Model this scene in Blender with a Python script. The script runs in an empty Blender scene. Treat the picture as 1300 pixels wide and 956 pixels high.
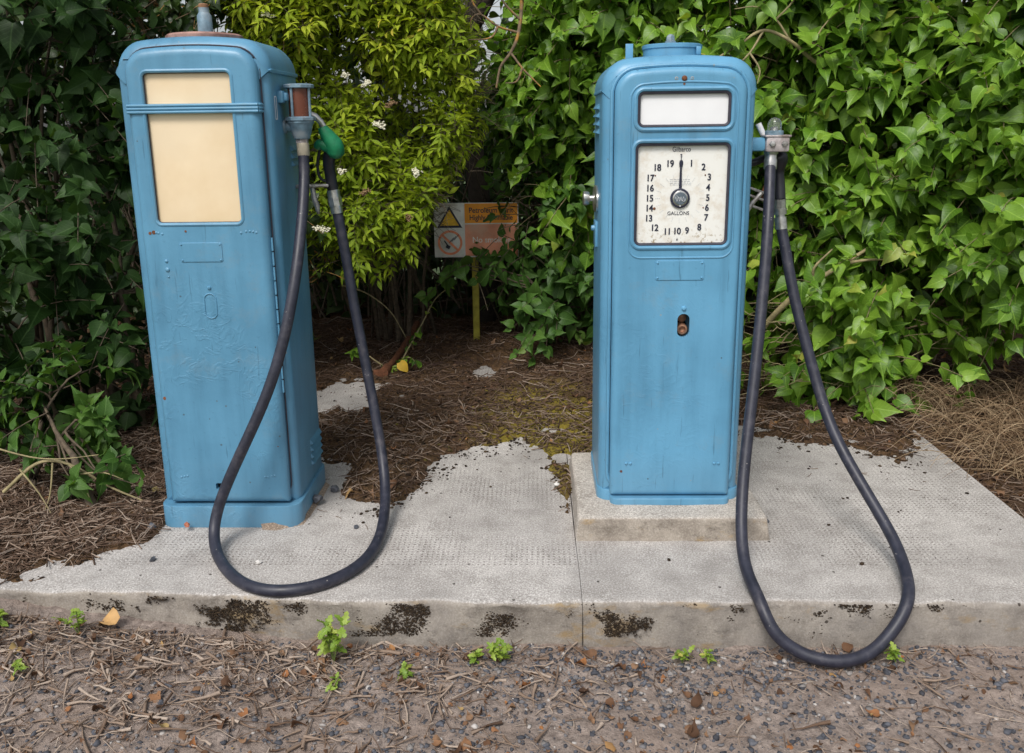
import bpy, bmesh, math, random
import numpy as np
from mathutils import Vector, Matrix
R = np.random.default_rng(7)
random.seed(7)
S = bpy.context.scene
COL = S.collection
A = np.array
rad = math.radians

# ------------------------------------------------------------------ helpers
def link(o, parent=None):
    COL.objects.link(o)
    if parent is not None:
        o.parent = parent
    return o

def wloc(p):
    v = Vector((0, 0, 0))
    while p is not None:
        v = v + p.location
        p = p.parent
    return A(v)

def thing(name, loc, label, cat, group=None):
    o = bpy.data.objects.new(name, None)
    o.empty_display_size = .1
    link(o)
    o.location = loc
    tag(o, label, cat, group)
    return o

def tag(o, label=None, cat=None, group=None, kind=None):
    if label: o['label'] = label
    if cat: o['category'] = cat
    if group: o['group'] = group
    if kind: o['kind'] = kind
    return o

class MB:
    """collects world-space pieces, builds ONE mesh object"""
    def __init__(self):
        self.v = []; self.f = []; self.n = 0
    def add(self, verts, faces):
        verts = np.asarray(verts, float).reshape(-1, 3)
        self.v.append(verts)
        n = self.n
        self.f.extend([tuple(i + n for i in f) for f in faces])
        self.n += len(verts)
        return self
    def build(self, name, mat, parent=None, smooth=35, origin=None):
        v = np.concatenate(self.v)
        if parent is not None:
            base = wloc(parent)
        else:
            base = A(origin) if origin is not None else np.zeros(3)
        me = bpy.data.meshes.new(name)
        me.from_pydata([tuple(p) for p in (v - base)], [], self.f)
        me.update()
        bm = bmesh.new(); bm.from_mesh(me)
        bmesh.ops.recalc_face_normals(bm, faces=bm.faces)
        bm.to_mesh(me); bm.free()
        if smooth:
            me.shade_smooth()
            me.set_sharp_from_angle(angle=rad(smooth))
        if mat: me.materials.append(mat)
        o = bpy.data.objects.new(name, me)
        link(o, parent)
        if parent is None:
            o.location = base
        return o

def fast_mesh(name, v, faces, mat, attr=None, parent=None, smooth=True):
    """numpy mesh: faces (M,4) or (M,3) int array, attr (N,3) stored as 'luv'"""
    base = wloc(parent) if parent is not None else np.zeros(3)
    me = bpy.data.meshes.new(name)
    k = faces.shape[1]
    me.vertices.add(len(v)); me.loops.add(faces.size); me.polygons.add(len(faces))
    me.vertices.foreach_set('co', (v - base).astype(np.float32).ravel())
    me.loops.foreach_set('vertex_index', faces.astype(np.int32).ravel())
    me.polygons.foreach_set('loop_start', np.arange(0, faces.size, k, dtype=np.int32))
    try: me.polygons.foreach_set('loop_total', np.full(len(faces), k, dtype=np.int32))
    except Exception: pass
    if smooth: me.polygons.foreach_set('use_smooth', np.ones(len(faces), dtype=bool))
    if attr is not None:
        at = me.attributes.new('luv', 'FLOAT_VECTOR', 'POINT')
        at.data.foreach_set('vector', attr.astype(np.float32).ravel())
    me.update(calc_edges=True); me.validate()
    me.materials.append(mat)
    o = bpy.data.objects.new(name, me)
    return link(o, parent)

def unit(v):
    v = np.asarray(v, float)
    return v / (np.linalg.norm(v, axis=-1, keepdims=True) + 1e-12)

def catmull(pts, n=6):
    P = np.asarray(pts, float)
    P = np.vstack([2 * P[0] - P[1], P, 2 * P[-1] - P[-2]])
    out = []
    for i in range(1, len(P) - 2):
        p0, p1, p2, p3 = P[i - 1:i + 3]
        for t in np.linspace(0, 1, n, endpoint=False):
            out.append(.5 * (2 * p1 + (p2 - p0) * t + (2 * p0 - 5 * p1 + 4 * p2 - p3) * t * t + (3 * p1 - p0 - 3 * p2 + p3) * t ** 3))
    out.append(P[-2])
    return A(out)

def smooth_path(p, it=3):
    p = p.copy()
    for _ in range(it):
        p[1:-1] = .25 * p[:-2] + .5 * p[1:-1] + .25 * p[2:]
    return p

def tube(path, r, n=10, cap=True):
    path = np.asarray(path, float)
    m = len(path)
    r = np.full(m, r) if np.isscalar(r) else np.asarray(r, float)
    T = unit(np.gradient(path, axis=0))
    u = np.cross(T[0], [0, 0, 1.]) if abs(T[0][2]) < .9 else np.cross(T[0], [1., 0, 0])
    u = unit(u); V = []
    for i in range(m):
        u = unit(u - T[i] * np.dot(u, T[i]))
        w = np.cross(T[i], u)
        a = np.linspace(0, 2 * np.pi, n, endpoint=False)
        V.append(path[i] + r[i] * (np.cos(a)[:, None] * u + np.sin(a)[:, None] * w))
    F = []
    for i in range(m - 1):
        for j in range(n):
            k = (j + 1) % n
            F.append((i * n + j, i * n + k, (i + 1) * n + k, (i + 1) * n + j))
    if cap:
        F.append(tuple(range(n - 1, -1, -1)))
        F.append(tuple((m - 1) * n + j for j in range(n)))
    return np.concatenate(V), F

def lathe(c, axis, prof, n=24, ref=None):
    """prof: list of (distance along axis, radius)"""
    axis = unit(axis); c = A(c, float)
    h = A([0, 0, 1.]) if abs(axis[2]) < .9 else A([1., 0, 0])
    if ref is not None: h = A(ref, float)
    u = unit(np.cross(axis, h)); w = np.cross(axis, u)
    a = np.linspace(0, 2 * np.pi, n, endpoint=False)
    V = [c + axis * d + max(r, 1e-4) * (np.cos(a)[:, None] * u + np.sin(a)[:, None] * w) for d, r in prof]
    m = len(prof); F = []
    for i in range(m - 1):
        for j in range(n):
            k = (j + 1) % n
            F.append((i * n + j, i * n + k, (i + 1) * n + k, (i + 1) * n + j))
    F.append(tuple(range(n - 1, -1, -1))); F.append(tuple((m - 1) * n + j for j in range(n)))
    return np.concatenate(V), F

def rbox(c, s, b=.004, rz=0., seg=2, rot=None):
    bm = bmesh.new()
    bmesh.ops.create_cube(bm, size=1)
    for v in bm.verts: v.co = Vector((v.co.x * s[0], v.co.y * s[1], v.co.z * s[2]))
    if b: bmesh.ops.bevel(bm, geom=bm.edges[:], offset=b, segments=seg, profile=.5, affect='EDGES')
    M = rot if rot is not None else Matrix.Rotation(rz, 3, 'Z')
    V = [tuple(M @ v.co + Vector(c)) for v in bm.verts]
    bm.verts.index_update()
    F = [tuple(v.index for v in f.verts) for f in bm.faces]
    bm.free()
    return V, F

def arch(x0, x1, z0, z1, rt, rb, ins=0., crown=0., n=8, fix_bottom=False):
    """outline in xz, anticlockwise from bottom-left; always the same point count"""
    cx, hw0 = (x0 + x1) / 2, (x1 - x0) / 2
    X0, X1, Z1 = x0 + ins, x1 - ins, z1 - ins
    Z0 = z0 if fix_bottom else z0 + ins
    rt_, rb_ = max(rt - ins, .0015), max(rb - ins, .0015)
    pts = []
    def arc(px, pz, r, a0, a1):
        for t in np.linspace(a0, a1, n):
            pts.append((px + r * math.cos(t), pz + r * math.sin(t)))
    arc(X0 + rb_, Z0 + rb_, rb_, math.pi, 1.5 * math.pi)
    arc(X1 - rb_, Z0 + rb_, rb_, 1.5 * math.pi, 2 * math.pi)
    arc(X1 - rt_, Z1 - rt_, rt_, 0, .5 * math.pi)
    for t in np.linspace(0, 1, n + 2)[1:-1]:
        pts.append(((X1 - rt_) * (1 - t) + (X0 + rt_) * t, Z1))
    arc(X0 + rt_, Z1 - rt_, rt_, .5 * math.pi, math.pi)
    out = []
    hw = (X1 - X0) / 2
    for x, z in pts:
        if crown and z > Z1 - rt_ - 1e-9:
            k = (z - (Z1 - rt_)) / rt_
            z += crown * (1 - ((x - cx) / hw) ** 2) * min(1, k * 1.5)
        out.append((x, z))
    return out

def pod(x0, x1, z0, z1, rt, rb, y0, y1, rf, rbk, crown=0., n=8, seg=7, fix_bottom=False):
    """extruded arch outline with rounded front (y0) and back (y1) rims"""
    rings = []
    rings.append((y0, rf + .004))
    for t in np.linspace(0, math.pi / 2, seg):
        rings.append((y0 + rf * (1 - math.cos(t)), rf * (1 - math.sin(t))))
    for t in np.linspace(0, math.pi / 2, seg):
        rings.append((y1 - rbk * (1 - math.sin(t)), rbk * (1 - math.cos(t))))
    rings.append((y1, rbk + .004))
    V = []; m = 0
    for y, i in rings:
        o = arch(x0, x1, z0, z1, rt, rb, i, crown, n, fix_bottom)
        m = len(o)
        V += [(x, y, z) for x, z in o]
    F = []
    for k in range(len(rings) - 1):
        for j in range(m):
            l = (j + 1) % m
            F.append((k * m + j, k * m + l, (k + 1) * m + l, (k + 1) * m + j))
    F.append(tuple(range(m - 1, -1, -1)))
    F.append(tuple((len(rings) - 1) * m + j for j in range(m)))
    return V, F

def closed_sweep(loop, rx, n=8):
    """tube along a closed loop of 3d points"""
    L = np.asarray(loop, float); m = len(L)
    T = unit(np.roll(L, -1, 0) - np.roll(L, 1, 0))
    yv = A([0, 1., 0]); V = []
    for i in range(m):
        s = unit(np.cross(T[i], yv))
        a = np.linspace(0, 2 * np.pi, n, endpoint=False)
        V.append(L[i] + rx * (np.cos(a)[:, None] * s + np.sin(a)[:, None] * yv))
    F = []
    for i in range(m):
        for j in range(n):
            k = (j + 1) % n; i2 = (i + 1) % m
            F.append((i * n + j, i * n + k, i2 * n + k, i2 * n + j))
    return np.concatenate(V), F

def rim(x0, x1, z0, z1, r, y, tr, n=8, crown=0.):
    o = arch(x0, x1, z0, z1, r, r, 0, crown, n)
    q = [o[0]]
    for p in o[1:]:
        if abs(p[0] - q[-1][0]) + abs(p[1] - q[-1][1]) > 1e-4: q.append(p)
    return closed_sweep([(x, y, z) for x, z in q], tr)

def cut(obj, cutters):
    for V, F in cutters:
        me = bpy.data.meshes.new('c')
        loc = wloc(obj)
        me.from_pydata([tuple(A(v) - loc) for v in V], [], F)
        bm = bmesh.new(); bm.from_mesh(me); bmesh.ops.recalc_face_normals(bm, faces=bm.faces); bm.to_mesh(me); bm.free()
        c = bpy.data.objects.new('c', me); COL.objects.link(c)
        c.matrix_world = Matrix.Translation(Vector(loc))
        md = obj.modifiers.new('b', 'BOOLEAN'); md.operation = 'DIFFERENCE'; md.object = c; md.solver = 'EXACT'
        bpy.context.view_layer.update()
        dg = bpy.context.evaluated_depsgraph_get()
        nm = bpy.data.meshes.new_from_object(obj.evaluated_get(dg))
        obj.modifiers.clear()
        old = obj.data; obj.data = nm; nm.name = old.name
        bpy.data.objects.remove(c); bpy.data.meshes.remove(old)
    obj.data.shade_smooth(); obj.data.set_sharp_from_angle(angle=rad(33))

def text(mb, s, size, x, y, z, align='CENTER', sx=1., ext=.0003, off=0.):
    cu = bpy.data.curves.new('t', 'FONT')
    cu.body = s; cu.size = size; cu.align_x = align; cu.align_y = 'CENTER'; cu.extrude = ext; cu.offset = off
    o = bpy.data.objects.new('t', cu); COL.objects.link(o)
    bpy.context.view_layer.update()
    dg = bpy.context.evaluated_depsgraph_get()
    me = bpy.data.meshes.new_from_object(o.evaluated_get(dg))
    V = [(x + v.co.x * sx, y - v.co.z, z + v.co.y) for v in me.vertices]
    F = [tuple(p.vertices) for p in me.polygons]
    mb.add(V, F)
    bpy.data.objects.remove(o); bpy.data.curves.remove(cu); bpy.data.meshes.remove(me)

# ------------------------------------------------------------------ numpy noise
_perm = np.random.default_rng(3).random((64, 64, 64))
def vnoise(x, y, z=0., f=1.):
    x = np.asarray(x, float) * f; y = np.asarray(y, float) * f; z = np.broadcast_to(np.asarray(z, float) * f, x.shape)
    xi, yi, zi = np.floor(x).astype(int), np.floor(y).astype(int), np.floor(z).astype(int)
    xf, yf, zf = x - xi, y - yi, z - zi
    s = lambda t: t * t * (3 - 2 * t)
    xf, yf, zf = s(xf), s(yf), s(zf)
    out = 0
    for a in (0, 1):
        for b in (0, 1):
            for c in (0, 1):
                w = (xf if a else 1 - xf) * (yf if b else 1 - yf) * (zf if c else 1 - zf)
                out = out + w * _perm[(xi + a) % 64, (yi + b) % 64, (zi + c) % 64]
    return out
def fbm(x, y, z=0., f=1., o=4):
    t = 0; a = .5; tot = 0
    for i in range(o):
        t = t + a * vnoise(np.asarray(x) + 7.3 * i, np.asarray(y) - 3.1 * i, z, f); tot += a; a *= .5; f *= 2.03
    return t / tot
def sstep(a, b, x):
    t = np.clip((np.asarray(x, float) - a) / (b - a), 0, 1)
    return t * t * (3 - 2 * t)

# ------------------------------------------------------------------ materials
def newmat(name):
    m = bpy.data.materials.new(name); m.use_nodes = True
    nt = m.node_tree
    b = nt.nodes['Principled BSDF']
    return m, nt, b

def N(nt, t, **kw):
    n = nt.nodes.new(t)
    for k, v in kw.items():
        if k.startswith('i_'):
            n.inputs[k[2:].replace('_', ' ')].default_value = v
        else: setattr(n, k, v)
    return n

def ramp(nt, src, stops, interp='LINEAR'):
    r = nt.nodes.new('ShaderNodeValToRGB')
    r.color_ramp.interpolation = interp
    e = r.color_ramp.elements
    while len(e) < len(stops): e.new(.5)
    for i, (p, c) in enumerate(stops):
        e[i].position = p
        e[i].color = (*c, 1) if not np.isscalar(c) else (c, c, c, 1)
    nt.links.new(src, r.inputs['Fac'])
    return r.outputs['Color']

def mix(nt, fac, a, b, mode='MIX'):
    m = nt.nodes.new('ShaderNodeMix'); m.data_type = 'RGBA'; m.blend_type = mode
    for sock, val in ((m.inputs[0], fac), (m.inputs[6], a), (m.inputs[7], b)):
        if hasattr(val, 'is_linked') or hasattr(val, 'links'): nt.links.new(val, sock)
        elif np.isscalar(val): sock.default_value = val if sock.type == 'VALUE' else (val, val, val, 1)
        else: sock.default_value = (*val, 1)
    return m.outputs[2]

def math_(nt, op, a, b=None, clamp=False):
    m = nt.nodes.new('ShaderNodeMath'); m.operation = op; m.use_clamp = clamp
    for s, v in ((m.inputs[0], a), (m.inputs[1], b)):
        if v is None: continue
        if hasattr(v, 'links'): nt.links.new(v, s)
        else: s.default_value = v
    return m.outputs[0]

def coords(nt, scale=(1, 1, 1), geo=True, loc=(0, 0, 0)):
    g = nt.nodes.new('ShaderNodeNewGeometry')
    mp = nt.nodes.new('ShaderNodeMapping')
    mp.inputs['Scale'].default_value = scale
    mp.inputs['Location'].default_value = loc
    nt.links.new(g.outputs['Position'], mp.inputs['Vector'])
    return mp.outputs['Vector']

def noise(nt, vec, scale, detail=4, rough=.55, dist=0.):
    n = N(nt, 'ShaderNodeTexNoise'); n.inputs['Scale'].default_value = scale
    n.inputs['Detail'].default_value = detail; n.inputs['Roughness'].default_value = rough
    n.inputs['Distortion'].default_value = dist
    nt.links.new(vec, n.inputs['Vector'])
    return n.outputs['Fac']

def bump(nt, b, h, strength=.3, dist=.002):
    n = nt.nodes.new('ShaderNodeBump')
    n.inputs['Strength'].default_value = strength; n.inputs['Distance'].default_value = dist
    nt.links.new(h, n.inputs['Height']); nt.links.new(n.outputs['Normal'], b.inputs['Normal'])
    return n

def paint(name, base, dark, wrinkle=1.0, rough=.38, chips=.5):
    m, nt, b = newmat(name)
    v = coords(nt)
    vs = coords(nt, (1, 1, .10))
    n1 = noise(nt, v, 3.2, 5)
    n2 = noise(nt, vs, 16, 4)
    n3 = noise(nt, v, 60, 4, .6)
    c = mix(nt, ramp(nt, n1, [(.3, 0.), (.7, 1.)]), dark, base)
    lighter = tuple(min(1, x * 1.16 + .012) for x in base)
    c = mix(nt, math_(nt, 'MULTIPLY', ramp(nt, n2, [(.42, 0.), (.72, 1.)]), .40), c, lighter)
    c = mix(nt, math_(nt, 'MULTIPLY', ramp(nt, n2, [(.26, 1.), (.42, 0.)]), .34), c, tuple(x * .62 for x in dark))
    c = mix(nt, math_(nt, 'MULTIPLY', ramp(nt, n3, [(.62, 0.), (.74, 1.)]), .25), c, tuple(x * .55 for x in dark))
    scr = noise(nt, coords(nt, (1, 1, .06)), 70, 3, .6)
    c = mix(nt, math_(nt, 'MULTIPLY', ramp(nt, scr, [(.66, 0.), (.71, 1.)]), .45), c, tuple(x * .45 for x in dark))
    c = mix(nt, math_(nt, 'MULTIPLY', ramp(nt, noise(nt, v, 7, 7, .75), [(.56, 0.), (.72, 1.)]), .30), c, (.20, .27, .31))
    v2 = N(nt, 'ShaderNodeTexVoronoi'); v2.inputs['Scale'].default_value = 30.; nt.links.new(v, v2.inputs['Vector'])
    s2 = N(nt, 'ShaderNodeSeparateColor'); nt.links.new(v2.outputs['Color'], s2.inputs[0])
    fl = math_(nt, 'MULTIPLY', math_(nt, 'GREATER_THAN', s2.outputs[0], .93), math_(nt, 'LESS_THAN', math_(nt, 'ADD', v2.outputs['Distance'], math_(nt, 'MULTIPLY', n3, .25)), .24))
    c = mix(nt, math_(nt, 'MULTIPLY', fl, .8), c, mix(nt, s2.outputs[1], (.05, .085, .11), (.26, .33, .37)))
    # small chips down to rust and primer
    vor = N(nt, 'ShaderNodeTexVoronoi'); vor.inputs['Scale'].default_value = 9.; nt.links.new(v, vor.inputs['Vector'])
    sp = math_(nt, 'ADD', vor.outputs['Distance'], math_(nt, 'MULTIPLY', n3, .10))
    sel = N(nt, 'ShaderNodeSeparateColor'); nt.links.new(vor.outputs['Color'], sel.inputs[0])
    pick = math_(nt, 'GREATER_THAN', sel.outputs[0], 1 - .22 * chips)
    chip = math_(nt, 'MULTIPLY', pick, math_(nt, 'LESS_THAN', sp, .105))
    rustc = mix(nt, sel.outputs[1], (.16, .05, .025), (.03, .045, .06))
    c = mix(nt, chip, c, rustc)
    # dirt splashed up the foot of the casing
    pz = N(nt, 'ShaderNodeSeparateXYZ'); nt.links.new(coords(nt), pz.inputs[0])
    foot = math_(nt, 'MULTIPLY', ramp(nt, pz.outputs[2], [(.02, 1.), (.30, 0.)]), ramp(nt, n1, [(.35, 0.), (.75, .7)]))
    c = mix(nt, math_(nt, 'MULTIPLY', foot, .6), c, (.12, .12, .11))
    nt.links.new(c, b.inputs['Base Color'])
    r = mix(nt, n1, rough - .12, rough + .10)
    nt.links.new(r, b.inputs['Roughness'])
    blister = noise(nt, v, 15, 3, .6, 1.0)
    bl = ramp(nt, blister, [(.48, 0.), (.56, 1.), (.64, .2)])
    reg = ramp(nt, noise(nt, v, 2.6, 2), [(.47, 0.), (.57, 1.)])
    lowz = ramp(nt, math_(nt, 'MULTIPLY', pz.outputs[2], .5), [(.42, 1.), (.52, 0.)])
    h = math_(nt, 'ADD', math_(nt, 'MULTIPLY', math_(nt, 'MULTIPLY', math_(nt, 'MULTIPLY', bl, reg), lowz), .8 * wrinkle), math_(nt, 'ADD', math_(nt, 'MULTIPLY', n3, .45), math_(nt, 'MULTIPLY', n2, .7)))
    bump(nt, b, h, .48, .0026)
    return m

def simple(name, col, rough=.5, metal=0., var=.25, scale=30, bmp=.2, dirt=None, spec=.5):
    m, nt, b = newmat(name)
    v = coords(nt)
    n = noise(nt, v, scale, 5)
    c = mix(nt, ramp(nt, n, [(.3, 0.), (.7, 1.)]), tuple(x * (1 - var) for x in col), tuple(min(1, x * (1 + var)) for x in col))
    if dirt:
        c = mix(nt, ramp(nt, noise(nt, v, scale * .45, 5), [(.48, 0.), (.66, 1.)]), c, dirt)
    nt.links.new(c, b.inputs['Base Color'])
    b.inputs['Roughness'].default_value = rough; b.inputs['Metallic'].default_value = metal
    b.inputs['Specular IOR Level'].default_value = spec
    bump(nt, b, n, bmp, .002)
    return m

M = {}
M['blue'] = paint('blue_paint', (.112, .300, .462), (.080, .222, .350), 1., chips=.8)
M['blue2'] = paint('blue_paint_right', (.122, .338, .528), (.090, .255, .405), .4, chips=1.)
M['seal_seam'] = simple('dark_seal_seam', (.035, .033, .05), .6, bmp=.4)  # window seals, and the shade painted along the door seams
M['hole'] = simple('hole_shade', (.008, .007, .006), .9)  # near-black colour standing for the shade inside gaps and openings
M['cream'] = simple('cream_panel', (.86, .70, .49), .28, var=.045, scale=5, bmp=.04, dirt=(.78, .60, .38))
M['white'] = simple('white_panel', (.86, .86, .88), .25, var=.03, scale=12, bmp=.03)
M['ink'] = simple('ink', (.02, .022, .045), .5, var=.2)
M['faint'] = simple('faint_ink', (.55, .57, .6), .5)
M['chrome'] = simple('worn_metal', (.55, .54, .52), .3, .9, var=.25, scale=60, bmp=.15)
M['zinc'] = simple('dull_zinc', (.42, .41, .40), .45, .7, var=.3, scale=50, dirt=(.22, .19, .16))
M['greymetal'] = simple('pinkish_casting', (.46, .41, .41), .5, .25, var=.25, scale=50, dirt=(.25, .2, .18))
M['beige'] = simple('beige_fitting', (.42, .37, .28), .5, .2, var=.2)
M['rust'] = simple('rust', (.17, .065, .03), .85, .1, var=.4, scale=70, bmp=.5)
M['rustpale'] = simple('flaking_pink_primer', (.34, .20, .17), .8, .0, var=.4, scale=24, bmp=.7, dirt=(.14, .06, .045))
M['copper'] = simple('copper', (.36, .19, .12), .5, .5, var=.3)
M['cork'] = simple('cork', (.25, .13, .07), .9)
M['green'] = simple('green_plastic', (.012, .20, .085), .42, var=.25, scale=35, bmp=.4, dirt=(.01, .11, .05))
M['black'] = simple('black_plastic', (.014, .014, .02), .42, var=.3)
M['bluegrey'] = simple('weathered_blue_casting', (.16, .25, .32), .55, .1, var=.3, scale=40, bmp=.5, dirt=(.26, .30, .33))
M['yellowpost'] = simple('yellow_green_wood', (.33, .29, .035), .7, var=.3, scale=20, bmp=.4)
M['stone'] = simple('dark_pebble', (.085, .09, .105), .75, var=.4, scale=60, bmp=.5)
M['whitestone'] = simple('white_pebble', (.62, .6, .57), .7, var=.15, scale=60)
M['brick'] = simple('brick_chip', (.36, .12, .07), .85, var=.3, scale=60)
M['plate'] = simple('redbrown_plate', (.10, .055, .045), .8, var=.35, scale=14, bmp=.5)
M['bark'] = simple('bark', (.10, .075, .05), .85, var=.45, scale=40, bmp=.9)
M['palebark'] = simple('pale_bark', (.20, .155, .085), .85, var=.45, scale=40, bmp=.9)
M['barkdark'] = simple('dark_bark', (.035, .027, .02), .9, var=.45, scale=24, bmp=1.)
M['lichen'] = simple('lichen_bark', (.17, .12, .075), .9, var=.4, scale=30, bmp=.9, dirt=(.46, .23, .035))
M['vine'] = simple('dry_vine', (.30, .25, .13), .8, var=.35, scale=30)
M['greenstem'] = simple('green_stem', (.16, .22, .06), .6, var=.3)
M['flower'] = simple('cream_flower', (.74, .71, .55), .7, var=.15, scale=120)
M['oldflower'] = simple('spent_flower', (.24, .15, .075), .85, var=.4, scale=120)

def rubber():
    m, nt, b = newmat('hose_rubber')
    v = coords(nt)
    n = noise(nt, v, 26, 6, .65)
    n2 = noise(nt, v, 5, 3)
    c = mix(nt, ramp(nt, n, [(.35, 0.), (.75, 1.)]), (.017, .018, .030), (.036, .038, .060))
    c = mix(nt, math_(nt, 'MULTIPLY', ramp(nt, math_(nt, 'ADD', math_(nt, 'MULTIPLY', n, .6), math_(nt, 'MULTIPLY', n2, .5)), [(.58, 0.), (.72, 1.)]), .30), c, (.13, .112, .108))
    sp = noise(nt, v, 90, 2)
    c = mix(nt, ramp(nt, sp, [(.73, 0.), (.76, 1.)]), c, (.30, .28, .27))
    nt.links.new(c, b.inputs['Base Color'])
    nt.links.new(mix(nt, n, .34, .6), b.inputs['Roughness'])
    bump(nt, b, n, .25, .0015)
    return m
M['rubber'] = rubber()

def glassmat(name, col, rough=.05, trans=.9):
    m, nt, b = newmat(name)
    b.inputs['Base Color'].default_value = (*col, 1)
    b.inputs['Transmission Weight'].default_value = trans
    b.inputs['Roughness'].default_value = rough
    b.inputs['IOR'].default_value = 1.45
    v = coords(nt); n = noise(nt, v, 40, 4)
    nt.links.new(mix(nt, ramp(nt, n, [(.4, 0.), (.7, 1.)]), rough, rough + .3), b.inputs['Roughness'])
    return m
M['glass'] = glassmat('clear_dusty_glass', (.86, .88, .88), .06, .93)
M['amber'] = glassmat('amber_glass', (.26, .09, .055), .08, .45)

def dialmat():
    m, nt, b = newmat('dial_face')
    v = coords(nt)
    n = noise(nt, v, 14, 6, .65)
    c = mix(nt, ramp(nt, n, [(.5, 0.), (.8, 1.)]), (.84, .83, .79), (.62, .52, .40))
    pz = N(nt, 'ShaderNodeSeparateXYZ'); nt.links.new(coords(nt), pz.inputs[0])
    low = ramp(nt, pz.outputs[2], [(.55, 0.), (.56, 0.)])
    # brown spotting near the foot of the dial
    mp = nt.nodes.new('ShaderNodeMapRange'); mp.inputs[1].default_value = 1.18; mp.inputs[2].default_value = 1.11
    nt.links.new(pz.outputs[2], mp.inputs[0])
    sp = ramp(nt, noise(nt, v, 75, 4, .6), [(.56, 0.), (.64, 1.)])
    c = mix(nt, math_(nt, 'MULTIPLY', mp.outputs[0], sp), c, (.33, .24, .13))
    nt.links.new(c, b.inputs['Base Color'])
    b.inputs['Roughness'].default_value = .22
    return m
M['dial'] = dialmat()

def concrete(name, tint=(1, 1, 1), dots=True, front=True):
    m, nt, b = newmat(name)
    v = coords(nt)
    n1 = noise(nt, v, 1.6, 5, .6)
    n2 = noise(nt, v, 9, 6, .65)
    n3 = noise(nt, v, 160, 3, .7)
    n4 = noise(nt, v, 420, 2, .6)
    c = mix(nt, ramp(nt, n1, [(.3, 0.), (.7, 1.)]), (.36, .335, .315), (.57, .535, .505))
    c = mix(nt, math_(nt, 'MULTIPLY', ramp(nt, n2, [(.36, 1.), (.54, 0.)]), .55), c, (.25, .225, .205))
    c = mix(nt, math_(nt, 'MULTIPLY', ramp(nt, n3, [(.40, 1.), (.49, 0.)]), .58), c, (.19, .175, .165))
    c = mix(nt, math_(nt, 'MULTIPLY', ramp(nt, n3, [(.53, 0.), (.63, 1.)]), .55), c, (.84, .82, .80))
    c = mix(nt, math_(nt, 'MULTIPLY', ramp(nt, n4, [(.60, 0.), (.7, 1.)]), .5), c, (.72, .70, .68))
    c = mix(nt, 1., c, tint, 'MULTIPLY')
    h = math_(nt, 'ADD', math_(nt, 'MULTIPLY', n3, .6), math_(nt, 'MULTIPLY', n2, .8))
    sx = N(nt, 'ShaderNodeSeparateXYZ'); nt.links.new(v, sx.inputs[0])
    if front:   # stained, lichened front face
        gn = nt.nodes.new('ShaderNodeNewGeometry')
        ns = N(nt, 'ShaderNodeSeparateXYZ'); nt.links.new(gn.outputs['Normal'], ns.inputs[0])
        ff = ramp(nt, math_(nt, 'MULTIPLY', ns.outputs[1], -1.), [(.45, 0.), (.8, 1.)])
        c = mix(nt, math_(nt, 'MULTIPLY', ff, .72), c, mix(nt, ramp(nt, n2, [(.35, 0.), (.65, 1.)]), (.15, .125, .10), (.36, .315, .26)))
        vl = coords(nt, (1, 1, 2.2), loc=(3, 0, 0))
        li = ramp(nt, noise(nt, vl, 3.1, 6, .7), [(.55, 0.), (.63, 1.)])
        c = mix(nt, math_(nt, 'MULTIPLY', math_(nt, 'MULTIPLY', ff, li), .55), c, (.34, .21, .055))
        vm = coords(nt, (1.0, 1, 2.2), loc=(0, 0, 0))
        mo = ramp(nt, noise(nt, vm, 7.5, 10, .85), [(.53, 0.), (.66, 1.)])
        c = mix(nt, math_(nt, 'MULTIPLY', math_(nt, 'MULTIPLY', ff, mo), .65), c, (.035, .026, .02))
    if front and dots:
        pass
    if dots:
        def wave(o):
            return math_(nt, 'SINE', math_(nt, 'MULTIPLY', math_(nt, 'ADD', o, math_(nt, 'MULTIPLY', n2, .012)), 2 * math.pi / .0195))
        prod = math_(nt, 'MULTIPLY', math_(nt, 'MAXIMUM', wave(sx.outputs[0]), 0.), math_(nt, 'MAXIMUM', wave(sx.outputs[1]), 0.))
        pit = ramp(nt, math_(nt, 'ADD', prod, math_(nt, 'MULTIPLY', n3, .35)), [(.46, 0.), (.66, 1.)])
        area = math_(nt, 'MULTIPLY', ramp(nt, noise(nt, v, 1.3, 3), [(.44, .0), (.56, 1.)]), math_(nt, 'MULTIPLY', math_(nt, 'GREATER_THAN', sx.outputs[1], 2.92), math_(nt, 'LESS_THAN', sx.outputs[0], 5.)))
        pit = math_(nt, 'MULTIPLY', math_(nt, 'MULTIPLY', pit, area), ramp(nt, noise(nt, v, 32, 4, .7), [(.36, .1), (.56, 1.)]))
        c = mix(nt, math_(nt, 'MULTIPLY', pit, .80), c, (.12, .097, .085))
        c = mix(nt, math_(nt, 'MULTIPLY', ramp(nt, noise(nt, coords(nt, (1, .7, 1), loc=(11, 3, 0)), 2.3, 6, .65), [(.46, 0.), (.66, 1.)]), .50), c, (.24, .222, .208))
        h = math_(nt, 'SUBTRACT', h, math_(nt, 'MULTIPLY', pit, 1.6))
        # soot-dark specks of moss, denser toward the back
        vo = N(nt, 'ShaderNodeTexVoronoi'); vo.inputs['Scale'].default_value = 24.; nt.links.new(v, vo.inputs['Vector'])
        sc = N(nt, 'ShaderNodeSeparateColor'); nt.links.new(vo.outputs['Color'], sc.inputs[0])
        spk = math_(nt, 'MULTIPLY', math_(nt, 'GREATER_THAN', sc.outputs[0], .90), math_(nt, 'LESS_THAN', math_(nt, 'ADD', vo.outputs['Distance'], math_(nt, 'MULTIPLY', n3, .12)), .20))
        c = mix(nt, math_(nt, 'MULTIPLY', spk, .85), c, (.03, .022, .017))
        # earth stain that fades out where the litter ends
    nt.links.new(c, b.inputs['Base Color'])
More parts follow.
